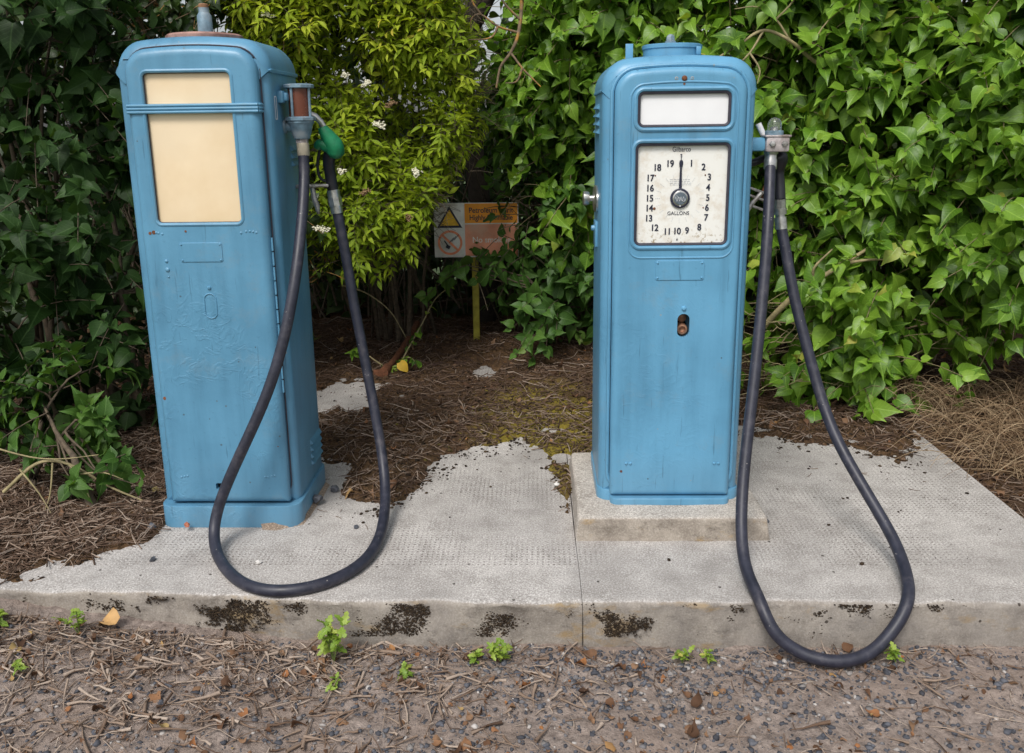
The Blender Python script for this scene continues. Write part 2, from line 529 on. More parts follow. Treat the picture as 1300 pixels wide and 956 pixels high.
    b.inputs['Roughness'].default_value = .9
    b.inputs['Specular IOR Level'].default_value = .25
    bump(nt, b, h, .6, .004)
    return m
M['slab'] = concrete('scored_concrete')
M['plinth'] = concrete('plinth_concrete', (1.02, .98, .92), dots=False)
M['mortar'] = concrete('mortar', (.66, .55, .45), dots=False, front=False)

def soil(name, mossy=True):
    m, nt, b = newmat(name)
    v = coords(nt)
    n1 = noise(nt, v, 5, 6, .65); n2 = noise(nt, v, 40, 6, .7); n3 = noise(nt, v, 140, 3, .7)
    if mossy:
        c = mix(nt, ramp(nt, n2, [(.3, 0.), (.7, 1.)]), (.012, .008, .006), (.155, .085, .048))
    else:
        c = mix(nt, ramp(nt, n2, [(.3, 0.), (.7, 1.)]), (.12, .094, .082), (.46, .38, .335))
    c = mix(nt, ramp(nt, n3, [(.58, 0.), (.72, .8)]), c, (.24, .165, .11) if mossy else (.36, .30, .26))
    if mossy:
        sx = N(nt, 'ShaderNodeSeparateXYZ'); nt.links.new(coords(nt, loc=(-.08, -4.35, 0)), sx.inputs[0])
        d = math_(nt, 'ADD', math_(nt, 'POWER', math_(nt, 'MULTIPLY', sx.outputs[0], 2.2), 2.), math_(nt, 'POWER', math_(nt, 'MULTIPLY', sx.outputs[1], 1.05), 2.))
        near = ramp(nt, d, [(.35, .95), (1.3, .06)])
        mo = math_(nt, 'MULTIPLY', near, ramp(nt, n1, [(.36, 0.), (.50, 1.)]))
        c = mix(nt, mo, c, mix(nt, n2, (.08, .062, .008), (.36, .28, .045)))
    else:
        c = mix(nt, math_(nt, 'MULTIPLY', ramp(nt, n1, [(.42, 0.), (.6, 1.)]), .6), c, (.26, .20, .165))
    nt.links.new(c, b.inputs['Base Color'])
    b.inputs['Roughness'].default_value = .95; b.inputs['Specular IOR Level'].default_value = .2
    bump(nt, b, math_(nt, 'ADD', n2, math_(nt, 'MULTIPLY', n3, .6)), .9, .012)
    return m
M['soil'] = soil('leaf_mould'); M['dirt'] = soil('gravelly_dirt', False)
M['field'] = simple('far_field', (.05, .08, .025), .95, var=.4, scale=2)

def attr_mat(name, stops, rough=.8, trans=0., spec=.3, bmp=0.):
    """colour by the per-piece random number stored in luv.z"""
    m, nt, b = newmat(name)
    at = N(nt, 'ShaderNodeAttribute', attribute_name='luv')
    s = N(nt, 'ShaderNodeSeparateXYZ'); nt.links.new(at.outputs['Vector'], s.inputs[0])
    c = ramp(nt, s.outputs[2], stops)
    n = noise(nt, coords(nt), 90, 3)
    c = mix(nt, math_(nt, 'MULTIPLY', n, .5), c, (.03, .022, .015))
    nt.links.new(c, b.inputs['Base Color'])
    b.inputs['Roughness'].default_value = rough; b.inputs['Specular IOR Level'].default_value = spec
    if trans:
        out = nt.nodes['Material Output']
        t = N(nt, 'ShaderNodeBsdfTranslucent'); nt.links.new(c, t.inputs['Color'])
        mx = N(nt, 'ShaderNodeMixShader'); mx.inputs[0].default_value = trans
        nt.links.new(b.outputs[0], mx.inputs[1]); nt.links.new(t.outputs[0], mx.inputs[2]); nt.links.new(mx.outputs[0], out.inputs[0])
    return m
M['twig'] = attr_mat('twig_litter', [(0., (.07, .04, .026)), (.35, (.17, .105, .07)), (.7, (.34, .25, .19)), (1., (.55, .45, .37))])
M['gravel'] = attr_mat('gravel', [(0., (.05, .055, .07)), (.65, (.14, .15, .18)), (.90, (.27, .25, .24)), (1., (.62, .58, .55))])
M['deadleaf'] = attr_mat('dead_leaf', [(0., (.07, .035, .02)), (.4, (.19, .095, .05)), (.75, (.32, .19, .11)), (.92, (.42, .17, .06)), (1., (.55, .40, .17))], trans=.15)
M['straw'] = attr_mat('straw', [(0., (.20, .12, .07)), (.5, (.42, .28, .16)), (1., (.66, .50, .32))], trans=.1)
M['crumb'] = attr_mat('soil_crumb', [(0., (.012, .008, .005)), (.5, (.04, .024, .014)), (.8, (.11, .062, .034)), (1., (.26, .17, .11))], rough=1.)
M['moss'] = attr_mat('moss', [(0., (.014, .010, .007)), (.45, (.045, .029, .018)), (.62, (.085, .058, .030)), (.75, (.11, .085, .02)), (1., (.24, .19, .03))], rough=1.)

def leafmat(name, dark, mid, light, odd, trans=.28, rough=.42, vein=.5, spec=.45):
    m, nt, b = newmat(name)
    at = N(nt, 'ShaderNodeAttribute', attribute_name='luv')
    s = N(nt, 'ShaderNodeSeparateXYZ'); nt.links.new(at.outputs['Vector'], s.inputs[0])
    u, w, r = s.outputs[0], s.outputs[1], s.outputs[2]
    c = ramp(nt, r, [(0., dark), (.5, mid), (.93, light), (1., odd)])
    # midrib and side veins
    au = math_(nt, 'ABSOLUTE', u)
    mid_ = ramp(nt, au, [(.0, 1.), (.09, 0.)])
    ph = math_(nt, 'SUBTRACT', math_(nt, 'MULTIPLY', w, 6.5), math_(nt, 'MULTIPLY', au, 2.2))
    sv = ramp(nt, math_(nt, 'ABSOLUTE', math_(nt, 'SUBTRACT', math_(nt, 'FRACT', ph), .5)), [(.0, 1.), (.10, 0.)])
    vv = math_(nt, 'MAXIMUM', mid_, math_(nt, 'MULTIPLY', sv, .45))
    c = mix(nt, math_(nt, 'MULTIPLY', vv, vein), c, tuple(min(1, x * 1.5 + .03) for x in light))
    bl = noise(nt, coords(nt), 25, 4)
    c = mix(nt, math_(nt, 'MULTIPLY', ramp(nt, bl, [(.5, 0.), (.75, 1.)]), .3), c, tuple(x * .55 for x in dark))
    # pale underside
    g = nt.nodes.new('ShaderNodeNewGeometry')
    c2 = mix(nt, math_(nt, 'MULTIPLY', g.outputs['Backfacing'], .35), c, tuple(min(1, x * 1.25 + .03) for x in light))
    nt.links.new(c2, b.inputs['Base Color'])
    b.inputs['Roughness'].default_value = rough; b.inputs['Specular IOR Level'].default_value = spec
    bump(nt, b, math_(nt, 'ADD', math_(nt, 'MULTIPLY', vv, -1.), math_(nt, 'MULTIPLY', bl, .4)), .3, .003)
    out = nt.nodes['Material Output']
    t = N(nt, 'ShaderNodeBsdfTranslucent')
    tc = mix(nt, 1., c, (1.5, 1.45, .55), 'MULTIPLY'); nt.links.new(tc, t.inputs['Color'])
    mx = N(nt, 'ShaderNodeMixShader'); mx.inputs[0].default_value = trans
    nt.links.new(b.outputs[0], mx.inputs[1]); nt.links.new(t.outputs[0], mx.inputs[2]); nt.links.new(mx.outputs[0], out.inputs[0])
    return m
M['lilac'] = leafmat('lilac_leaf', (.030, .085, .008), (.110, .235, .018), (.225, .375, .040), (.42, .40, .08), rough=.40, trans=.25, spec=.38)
M['lilacdark'] = leafmat('shaded_lilac_leaf', (.030, .078, .014), (.058, .135, .024), (.10, .20, .036), (.15, .22, .045), rough=.45, spec=.28)  # the lilac leaf again, with shade put into its colour
M['lilacshade'] = leafmat('deep_shade_leaf', (.009, .026, .006), (.020, .052, .011), (.044, .098, .020), (.08, .13, .03), rough=.5, trans=.2, spec=.2)  # darkest lilac copy: overhead shade painted into the leaf colour
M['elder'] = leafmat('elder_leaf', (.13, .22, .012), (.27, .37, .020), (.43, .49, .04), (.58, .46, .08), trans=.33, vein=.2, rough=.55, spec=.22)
M['backleaf'] = leafmat('thicket_leaf', (.014, .032, .007), (.024, .052, .010), (.045, .085, .014), (.10, .12, .02), trans=.2, vein=.2)  # dark colour also carries the shade deep inside the thicket
M['weed'] = leafmat('weed_leaf', (.15, .26, .03), (.24, .36, .05), (.34, .44, .08), (.45, .42, .1), trans=.3, vein=.3)

# ------------------------------------------------------------------ leaf library
def leaf_template(tw, droop=.3, fold=.22, curl=0., wob=0.):
    """tw: list of (t, half width); returns verts, quads, luv.xy"""
    V, UV = [], []
    for k, (t, w) in enumerate(tw):
        for sgn in (-1, 0, 1):
            y = t - (.07 if (k == 0 and sgn) else 0)
            z = abs(sgn) * w * fold - droop * t * t + curl * math.sin(t * 3.1) * .1
            z += wob * sgn * math.sin(t * 9) * .05
            V.append((sgn * w, y, z)); UV.append((sgn * (w / .42), t))
    F = []
    for k in range(len(tw) - 1):
        for s in (0, 1):
            a = k * 3 + s
            F.append((a, a + 1, a + 4, a + 3))
    return A(V), A(F), A(UV)
LIL = [(0, .21), (.1, .36), (.27, .42), (.48, .37), (.68, .23), (.85, .085), (1.04, .005)]
LILAC = [leaf_template(LIL, d, f, c, w) for d, f, c, w in ((.28, .25, 0, 0), (.62, .35, .4, .9), (.10, .5, -.4, -.9), (.45, .12, .9, 1.5), (.22, .7, 0, -.6), (.8, .3, -.6, 1.2), (-.12, .4, .3, 1.))]
ELD = [(0, .03), (.15, .12), (.38, .185), (.62, .15), (.84, .065), (1., .004)]
ELDER = [leaf_template(ELD, d, f, 0, w) for d, f, w in ((.25, .3, 0), (.45, .4, .5), (.1, .2, -.5))]
OAK = [(0, .08), (.18, .28), (.32, .14), (.5, .34), (.66, .17), (.82, .22), (1., .02)]
RAG = [leaf_template(OAK, d, f, 0, 1.) for d, f in ((.35, .3), (.6, .2), (.1, .5))]
DEAD = [leaf_template(LIL, d, f, c, w) for d, f, c, w in ((.9, .7, 2, 2), (-.7, .6, -2, 1), (.4, -.6, 1, -2))]

def place_leaves(templates, pos, d, up, size, rng, rnd=None):
    """one merged mesh of leaves: pos,d,up (N,3), size (N,)"""
    n = len(pos)
    d = unit(d); x = unit(np.cross(d, up)); z = np.cross(x, d)
    which = rng.integers(0, len(templates), n)
    rnd = rng.random(n) if rnd is None else rnd
    VV, FF, AA = [], [], []; off = 0
    for ti, (tv, tf, tuv) in enumerate(templates):
        i = np.where(which == ti)[0]
        if not len(i): continue
        wid = rng.uniform(.85, 1.12, len(i))
        s = size[i][:, None, None]
        lv = tv[None] * s
        v = pos[i][:, None] + lv[..., 0:1] * wid[:, None, None] * x[i][:, None] + lv[..., 1:2] * d[i][:, None] + lv[..., 2:3] * z[i][:, None]
        m = tv.shape[0]
        VV.append(v.reshape(-1, 3))
        FF.append((tf[None] + (np.arange(len(i)) * m)[:, None, None] + off).reshape(-1, 4))
        a = np.empty((len(i), m, 3)); a[..., 0:2] = tuv[None]; a[..., 2] = rnd[i][:, None]
        AA.append(a.reshape(-1, 3)); off += len(i) * m
    return np.concatenate(VV), np.concatenate(FF), np.concatenate(AA)

def many_tubes(paths, r0, r1, n=4, rnd=None):
    """paths (N,K,3): merged thin tapered tubes"""
    P = np.asarray(paths, float); Np, K, _ = P.shape
    T = unit(np.gradient(P, axis=1))
    ref = np.where(np.abs(T[..., 2:3]) > .9, A([1., 0, 0]), A([0, 0, 1.]))
    u = unit(np.cross(T, ref)); w = np.cross(T, u)
    r = (np.asarray(r0).reshape(-1, 1) + (np.asarray(r1).reshape(-1, 1) - np.asarray(r0).reshape(-1, 1)) * np.linspace(0, 1, K)[None])
    r = np.broadcast_to(r, (Np, K))
    a = np.linspace(0, 2 * np.pi, n, endpoint=False)
    V = P[:, :, None] + r[..., None, None] * (np.cos(a)[None, None, :, None] * u[:, :, None] + np.sin(a)[None, None, :, None] * w[:, :, None])
    base = []
    for i in range(K - 1):
        for j in range(n):
            k = (j + 1) % n
            base.append((i * n + j, i * n + k, (i + 1) * n + k, (i + 1) * n + j))
    F = (A(base)[None] + (np.arange(Np) * K * n)[:, None, None]).reshape(-1, 4)
    at = np.zeros((Np, K * n, 3)); at[..., 2] = (R.random(Np) if rnd is None else rnd)[:, None]
    return V.reshape(-1, 3), F, at.reshape(-1, 3)

def ico(sub):
    bm = bmesh.new(); bmesh.ops.create_icosphere(bm, subdivisions=sub, radius=1); bm.verts.index_update()
    v = A([x.co[:] for x in bm.verts]); f = A([[q.index for q in t.verts] for t in bm.faces]); bm.free(); return v, f
def stones(rng, x, y, z, s, flat=.6, rnd=None, sub=1, rough=.17):
    tv, tf = ico(sub); n = len(x); m = len(tv)
    sc = s[:, None, None] * rng.uniform(.6, 1.2, (n, 1, 3)) * A([1, 1, flat])
    j = 1 + rng.normal(size=(n, m, 1)) * rough
    a = rng.random(n) * 6.28; ca, sa = np.cos(a)[:, None], np.sin(a)[:, None]
    v = tv[None] * j * sc
    vx = v[..., 0] * ca - v[..., 1] * sa; vy = v[..., 0] * sa + v[..., 1] * ca
    v = np.stack([vx + x[:, None], vy + y[:, None], v[..., 2] + z[:, None]], -1).reshape(-1, 3)
    f = (tf[None] + (np.arange(n) * m)[:, None, None]).reshape(-1, 3)
    at = np.zeros((n, m, 3)); at[..., 2] = (rng.random(n) if rnd is None else rnd)[:, None]
    return v, f, at.reshape(-1, 3)
PUMPS = [(-1.56, -.86, 3.0, 3.86), (.14, .98, 3.0, 3.90)]
def outside_pumps(p):
    ok = p[:, 2] > .02
    for x0, x1, y0, y1 in PUMPS:
        ok &= ~((p[:, 0] > x0) & (p[:, 0] < x1) & (p[:, 1] > y0) & (p[:, 1] < y1) & (p[:, 2] < 2.02))
    return ok

def blob_shoots(rng, blobs, n, inner=.5, back=.75, holes=.40):
    B = A(blobs, float); c, r = B[:, :3], B[:, 3:6]
    wgt = (r[:, 0] * r[:, 1] + r[:, 1] * r[:, 2] + r[:, 0] * r[:, 2]); wgt /= wgt.sum()
    P, O = [], []
    while sum(map(len, P)) < n:
        k = rng.choice(len(B), n * 2, p=wgt)
        v = unit(rng.normal(size=(n * 2, 3)))
        keep = ~((v[:, 1] > .25) & (rng.random(n * 2) < back))
        k, v = k[keep], v[keep]
        rr = inner + (1 - inner) * rng.random(len(k)) ** .6
        lump = .62 + .70 * fbm(v[:, 0] * 2 + k, v[:, 1] * 2, v[:, 2] * 2, 1.3, 2)
        p = c[k] + r[k] * v * (rr * lump)[:, None]
        o = unit(v / r[k])
        hole = fbm(p[:, 0], p[:, 1], p[:, 2], 2.9, 2) + .05 * rng.normal(size=len(p))
        p, o = p[hole > holes], o[hole > holes]
        for j in range(len(B)):
            q = np.linalg.norm((p - c[j]) / r[j], axis=1)
            ok = (q > .5) | (rng.random(len(p)) < .35)
            p, o = p[ok], o[ok]
        P.append(p); O.append(o)
    P = np.concatenate(P)[:n]; O = np.concatenate(O)[:n]
    return P, O

def shoots_to_leaves(rng, P, O, L, nodes, size, up=.3, droop=.35, jit=.45, templates=LILAC):
    n = len(P)
    s = unit(O * .75 + A([0, 0, up]) + rng.normal(size=(n, 3)) * jit)
    L = L * rng.uniform(.6, 1.3, n)
    t1 = unit(np.cross(s, rng.normal(size=(n, 3)))); t2 = np.cross(s, t1)
    pos, d, upv, sz, tw = [], [], [], [], []
    K = 5
    T = np.linspace(0, 1, K)
    path = P[:, None] + s[:, None] * (L[:, None] * T[None])[..., None]
    path[..., 2] -= (L[:, None] * (T[None] ** 2) * .22)
    tone = rng.random(n)
    rn = []
    for k in range(nodes):
        f = (k + .6) / nodes
        base = P + s * (L * f)[:, None]; base[:, 2] -= L * f * f * .22
        a = t1 if k % 2 == 0 else t2
        for sg in (-1, 1):
            pres = rng.random(n) < .9
            dd = unit(s * (.35 + .5 * f) + sg * a * .9 + A([0, 0, -droop]) + rng.normal(size=(n, 3)) * .28)
            uu = unit(s * .55 + A([0, 0, .75]) + O * .65 + rng.normal(size=(n, 3)) * .25)
            z = size * (1.1 - .45 * f) * rng.uniform(.5, 1.28, n)
            pos.append((base + dd * z[:, None] * .16)[pres]); d.append(dd[pres]); upv.append(uu[pres]); sz.append(z[pres]); rn.append(np.clip(tone * .6 + rng.random(n) * .4 , 0, 1)[pres])
    tip = P + s * L[:, None]; tip[:, 2] -= L * .22
    pos.append(tip); d.append(unit(s + rng.normal(size=(n, 3)) * .3)); upv.append(unit(O + A([0, 0, .6]))); sz.append(size * .6 * rng.uniform(.6, 1.1, n)); rn.append(np.clip(.55 + tone * .45, 0, 1))
    return np.concatenate(pos), np.concatenate(d), np.concatenate(upv), np.concatenate(sz), path, np.concatenate(rn)

def branch_paths(rng, roots, targets, K=9, wig=.12):
    out = []
    for a, b in zip(roots, targets):
        t = np.linspace(0, 1, K)[:, None]
        mid = a + (b - a) * A([.25, .25, .55])
        p = (1 - t) ** 2 * a + 2 * t * (1 - t) * mid + t * t * b
        w = np.cumsum(rng.normal(size=(K, 3)), 0) * wig * np.linalg.norm(b - a) / K
        w -= w[-1] * t
        out.append(p + w * np.sin(t * np.pi))
    return A(out)

def shrub(name, label, cat, base, blobs, n, seed, mat='lilac', L=.34, nodes=5, size=.092, group=None, stems=22, up=.3, droop=.35, inner=.5, back=.75, barkm='bark', holes=.44, keep=None, heads=0):
    rng = np.random.default_rng(seed)
    root = thing(name, base, label, cat, group)
    P, O = blob_shoots(rng, blobs, n, inner, back, holes)
    pos, d, u, sz, path, rn = shoots_to_leaves(rng, P, O, L, nodes, size, up, droop)
    ok = outside_pumps(pos) & outside_pumps(pos + d * sz[:, None])
    if keep is not None: ok &= keep(pos)
    v, f, a = place_leaves(LILAC, pos[ok], d[ok], u[ok], sz[ok], rng, rn[ok])
    fast_mesh('foliage', v, f, M[mat], a, root)
    okp = outside_pumps(path[:, -1]) & outside_pumps(path[:, 0])
    v1, f1, _ = many_tubes(path[okp], .0032, .0016, 4)
    idx = np.where(okp)[0]
    pick = rng.choice(idx, min(len(idx), 260), replace=False)
    j = rng.choice(idx, min(stems, len(idx)), replace=False)
    roots = A(base) + rng.normal(size=(len(j), 3)) * A([.16, .12, 0]); roots[:, 2] = .0
    main = branch_paths(rng, roots, P[j])
    v2, f2, _ = many_tubes(main, rng.uniform(.012, .026, len(j)), .004, 6)
    # side branches from the main stems to the shoots
    src = main.reshape(-1, 3); src = src[src[:, 2] > .25]
    if len(src) == 0: src = main.reshape(-1, 3)
    q = P[pick]
    nearest = A([src[np.argmin(np.sum((src - x) ** 2, 1) + (src[:, 2] > x[2]) * .2)] for x in q])
    side = branch_paths(rng, nearest, q, 6, .2)
    v3, f3, _ = many_tubes(side, .0065, .003, 5)
    v = np.concatenate([v1, v2, v3]); f = np.concatenate([f1, f2 + len(v1), f3 + len(v1) + len(v2)])
    fast_mesh('branches', v, f, M[barkm], None, root)
    for q in range(heads):                                # dried brown flower panicles
        i = rng.integers(0, len(P)); o_ = O[i]
        if o_[1] > .1 or not outside_pumps(P[i:i + 1])[0]: continue
        c = P[i] + o_ * .07; m = 60
        t = rng.random(m); off = rng.normal(size=(m, 3)) * .022 * (1.1 - t)[:, None]
        ctr = c + (o_ * .4 + A([0, 0, .6])) * (t * .13)[:, None] + off
        v, f, at = stones(rng, ctr[:, 0], ctr[:, 1], ctr[:, 2], rng.uniform(.0025, .0055, m), 1., sub=1)
        fast_mesh('seed_head', v, f, M['oldflower'], None, root, False)
    return root

# ------------------------------------------------------------------ ground heights
BX = A([-4, -1.89, -1.66, -1.56, -1.505, -1.49, -1.47, -1.0, -.93, -.79, -.64, -.54, -.50, -.40, -.32, -.09, .03, .08, .125, .16, .86, 1.0, 1.26, 1.47, 1.58, 1.71, 1.80, 1.925, 4])
BY = A([2.86, 2.86, 2.93, 2.99, 3.12, 3.3, 4.0, 4.1, 3.95, 3.546, 3.46, 3.57, 3.79, 3.96, 4.1, 4.2, 4.04, 3.7, 3.42, 3.85, 3.9, 4.32, 4.27, 4.19, 4.05, 3.95, 4.1, 4.3, 4.3])
def rear_h(x, y):
    x = np.asarray(x, float); y = np.asarray(y, float)
    yb = np.interp(x, BX, BY)
    d = y - yb + (fbm(x, y, 0, 5, 4) - .5) * .5 + (fbm(x, y, 3., 20, 3) - .5) * .26 + (fbm(x, y, 8., 60, 2) - .5) * .12
    # bare concrete showing through in patches
    def patch(px, py, rx, ry):
        return np.sqrt(((x - px) / rx) ** 2 + ((y - py) / ry) ** 2)
    hole = np.minimum.reduce([patch(-1.15, 4.95, .26, .30), patch(-.34, 5.5, .08, .16), patch(.12, 3.95, .05, .07), patch(.06, 4.35, .09, .05)])
    d = np.minimum(d, (hole - 1) * .4 + (fbm(x, y, 9., 9, 4) - .5) * .75)
    h = np.clip(d * .12, -.03, .022) + (fbm(x, y, 1., 9, 3) - .5) * .03 * sstep(.0, .5, d) + (fbm(x, y, 2., 38, 4) - .5) * .050 * sstep(-.02, .25, d)
    side = lowside(x, y)
    h = h + .10 * np.exp(-((x + .3) / .7) ** 2 - ((y - 5.95) / .28) ** 2)
    return np.where(x > 1.935, side, h)
def lowside(x, y):
    return -.16 + .135 * sstep(2.62, 3.25, y) + (fbm(x, y, 5., 7, 3) - .5) * .05 + (fbm(x, y, 6., 40, 3) - .5) * .02 + .05 * sstep(3.8, 4.6, y)
def front_h(x, y):
    x = np.asarray(x, float); y = np.asarray(y, float)
    return -.165 + .135 * np.clip((-.62 - x) / 1.25, 0, 1.6) ** 1.35 * sstep(1.6, 2.6, y) + (fbm(x, y, 0., 4, 3) - .5) * .035 + (fbm(x, y, 4., 50, 3) - .5) * .018

def sheet(name, x0, x1, y0, y1, step, hf, mat):
    xs = np.arange(x0, x1 + step / 2, step); ys = np.arange(y0, y1 + step / 2, step)
    X, Y = np.meshgrid(xs, ys)
    Z = hf(X, Y)
    v = np.stack([X, Y, Z], -1).reshape(-1, 3)
    nx, ny = len(xs), len(ys)
    i = (np.arange(ny - 1)[:, None] * nx + np.arange(nx - 1)[None]).ravel()
    f = np.stack([i, i + 1, i + nx + 1, i + nx], 1)
    o = fast_mesh(name, v, f, mat)
    o['kind'] = 'structure'
    return o

sheet('ground', -3.4, 4.2, 1.3, 2.80, .0125, lambda x, y: np.where(x > 1.935, lowside(x, y), front_h(x, y)), M['dirt'])
sheet('soil', -3.6, 4.2, 2.79, 8.6, .014, rear_h, M['soil'])
big = MB()
n = 24
xs = np.concatenate([-np.geomspace(600, 4, n), np.geomspace(4, 600, n)])
X, Y = np.meshgrid(xs, xs); V = np.stack([X.ravel(), Y.ravel() + 4, np.full(X.size, -.26)], 1)
k = len(xs)
big.add(V, [(j * k + i, j * k + i + 1, (j + 1) * k + i + 1, (j + 1) * k + i) for j in range(k - 1) for i in range(k - 1)])
big.build('field', M['field'])['kind'] = 'structure'

# ------------------------------------------------------------------ concrete slab (two bays meeting at a joint)
def slab(x0, x1):
    prof = [(2.672, -.24), (2.668, -.15), (2.664, -.06), (2.664, -.022)]
    for t in np.linspace(0, math.pi / 2, 5): prof.append((2.664 + .016 * (1 - math.cos(t)), -.016 + .016 * math.sin(t)))
    prof += [(2.70, 0), (2.76, 0.), (2.9, 0.), (3.2, 0), (3.8, 0), (4.6, 0), (5.9, 0)]
    xs = np.linspace(x0, x1, int((x1 - x0) / .012) + 2)
    prof = A(prof)
    X = np.repeat(xs[:, None], len(prof), 1); Y = np.repeat(prof[None, :, 0], len(xs), 0).copy(); Z = np.repeat(prof[None, :, 1], len(xs), 0).copy()
    X += np.exp(-((X - .147) / .05) ** 2) * ((fbm(Y, Z, 3., 9, 4) - .5) * .016 + .02 * np.clip(2.95 - Y, 0, .3) - .006)
    w = np.exp(-((Y - 2.668) / .03) ** 2)
    n1 = fbm(X, Z * 3, 0., 9, 4) - .5; n2 = fbm(X, Z * 2 + 9, 2., 3, 2) - .5; n3 = fbm(X, Y * 9, 4., 38, 2) - .5
    Y += w * (n1 * .016 + n2 * .022 + n3 * .007); Z += np.exp(-((Y - 2.675) / .03) ** 2) * (n1 * .010 + n3 * .006) * (Z > -.1) - .0006
    Y += .085 * np.clip((-.62 - X) / 1.3, 0, 1.6) * np.clip((3.1 - Y) / .4, 0, 1)
    v = np.stack([X, Y, Z], -1).reshape(-1, 3); nx, m = len(xs), len(prof)
    i = (np.arange(nx - 1)[:, None] * m + np.arange(m - 1)[None]).ravel()
    F = [tuple(q) for q in np.stack([i, i + m, i + m + 1, i + 1], 1)]
    F.append(tuple((nx - 1) * m + j for j in range(m)) + ())
    mb = MB(); mb.add(v, F)
    # end skirt so the side of the slab is solid
    e = [(x1, y, z) for y, z in zip(Y[-1], Z[-1])]
    lo = [(x1, y, -.24) for y in Y[-1]]
    mb.add(e + lo, [(j, j + 1, j + 1 + len(e), j + len(e)) for j in range(len(e) - 1)])
    return mb.build('pavement', M['slab'], smooth=50)
for x0, x1 in ((-3.4, .1461), (.1479, 1.927)):
    slab(x0, x1)['kind'] = 'structure'

# plinth under the right pump
pl = MB()
bm = bmesh.new(); bmesh.ops.create_cube(bm, size=1)
for v in bm.verts:
    v.co = Vector((.512 + v.co.x * (.738 if v.co.z < 0 else .716), 3.475 + v.co.y * (.738 if v.co.z < 0 else .70), -.02 if v.co.z < 0 else .085))
bmesh.ops.bevel(bm, geom=[e for e in bm.edges if max(v.co.z for v in e.verts) > 0], offset=.010, segments=3, affect='EDGES', profile=.5)
bmesh.ops.subdivide_edges(bm, edges=[e for e in bm.edges if e.calc_length() > .05], cuts=28, use_grid_fill=True)
V = A([v.co for v in bm.verts]); bm.verts.index_update(); F = [tuple(v.index for v in f.verts) for f in bm.faces]; bm.free()
V[:, 0] += (fbm(V[:, 0], V[:, 1], V[:, 2], 11, 3) - .5) * .014; V[:, 1] += (fbm(V[:, 0] + 5, V[:, 1], V[:, 2], 11, 3) - .5) * .016; V[:, 2] += (fbm(V[:, 0], V[:, 1] + 9, V[:, 2], 9, 3) - .5) * .010
pl.add(V, F)
o = pl.build('concrete_plinth', M['plinth'], smooth=45, origin=(.512, 3.475, 0))
tag(o, 'low square block of rough stained concrete beneath the dial pump', 'plinth')

# ------------------------------------------------------------------ fuel pumps
def rivet(mb, x, y, z, r=.006, h=.004):
    mb = MB()
    mb.add(*lathe((x, y + .001, z), (0, -1, 0), [(0, r), (h * .5, r * .95), (h, r * .6), (h * 1.15, .0008)], 12))
    mb.build('rivet', RIV[0], RIV[1])

def louvre_strip(mb, xs_side, y0, y1, zs, sgn, tilt=0.):
    """louvres pressed outward from a side face at x = xs_side (sgn +1 or -1)"""
    for z in zs:
        a = [(xs_side, y0, z + .011), (xs_side, y1, z + .011 + tilt), (xs_side + sgn * .012, y1 - .006, z - .006 + tilt), (xs_side + sgn * .012, y0 + .006, z - .006),
             (xs_side - sgn * .002, y0, z - .010), (xs_side - sgn * .002, y1, z - .010 + tilt)]
        mb.add(a, [(0, 1, 2, 3), (3, 2, 5, 4), (0, 3, 4), (1, 5, 2), (0, 4, 5, 1)])

def plan_pod(x0, x1, y0, y1, z0, z1, r, bev=.004, n=8):
    """box with rounded vertical corners"""
    o = []
    for i, (sx, sz) in enumerate(((0, 0), (1, 0), (1, 1), (0, 1))):
        cx = x0 + r if sx == 0 else x1 - r; cy = y0 + r if sz == 0 else y1 - r
        for t in np.linspace(0, math.pi / 2, n):
            a = math.pi + i * math.pi / 2 + t
            o.append((cx + r * math.cos(a), cy + r * math.sin(a)))
    c = A([(x0 + x1) / 2, (y0 + y1) / 2]); o = A(o)
    rings = [(z0, 0), (z1 - bev, 0), (z1 - bev * .3, bev * .3), (z1, bev), (z1, bev + .004)]
    V = []
    for z, ins in rings:
        q = o - unit(o - c) * ins * 1.2
        V += [(p[0], p[1], z) for p in q]
    m = len(o); F = []
    for k in range(len(rings) - 1):
        for j in range(m):
            l = (j + 1) % m
            F.append((k * m + j, k * m + l, (k + 1) * m + l, (k + 1) * m + j))
    F.append(tuple(range(m))); F.append(tuple((len(rings) - 1) * m + j for j in range(m)))
    return V, F

def hose(pump, pts, blue, spans=None):
    p = smooth_path(catmull(pts, 7), 30)
    mb = MB(); mb.add(*tube(p, .0208, 14))
    return mb.build('hose', M['rubber'], pump, smooth=60)

# ---- left pump : cream window, no dial
LP = thing('fuel_pump', (-1.218, 3.48, 0), 'blue fuel pump with a blank cream window and green nozzle', 'fuel pump', 'old blue fuel pumps')
b = MB(); b.add(*pod(-1.508, -.955, .075, 1.742, .002, .002, 3.283, 3.70, .045, .045, 0))
body = b.build('casing', M['blue'], LP)
b = MB(); b.add(*pod(-1.512, -.951, 1.7445, 1.842, .092, .0015, 3.278, 3.704, .06, .06, .026, n=10, fix_bottom=True))
b.build('top_cover', M['blue'], LP, smooth=40)
b = MB(); b.add(*pod(-1.516, -.947, 1.737, 1.751, .003, .003, 3.274, 3.708, .047, .047, 0)); b.build('seam_bead', M['blue'], LP)
b = MB(); b.add(*plan_pod(-1.506, -.943, 3.226, 3.715, 0., .090, .06)); b.build('base_skirt', M['blue'], LP)
b = MB(); b.add(*pod(-1.448, -.994, .103, 1.80, .07, .006, 3.262, 3.283, .001, .001, .018, n=9)); b.build('door_shadow_plate', M['hole'], LP)  # near-black plate added to paint the shadow behind the door edge
b = MB(); b.add(*pod(-1.460, -.984, .097, 1.812, .075, .008, 3.238, 3.272, .030, .0025, .018, n=9))
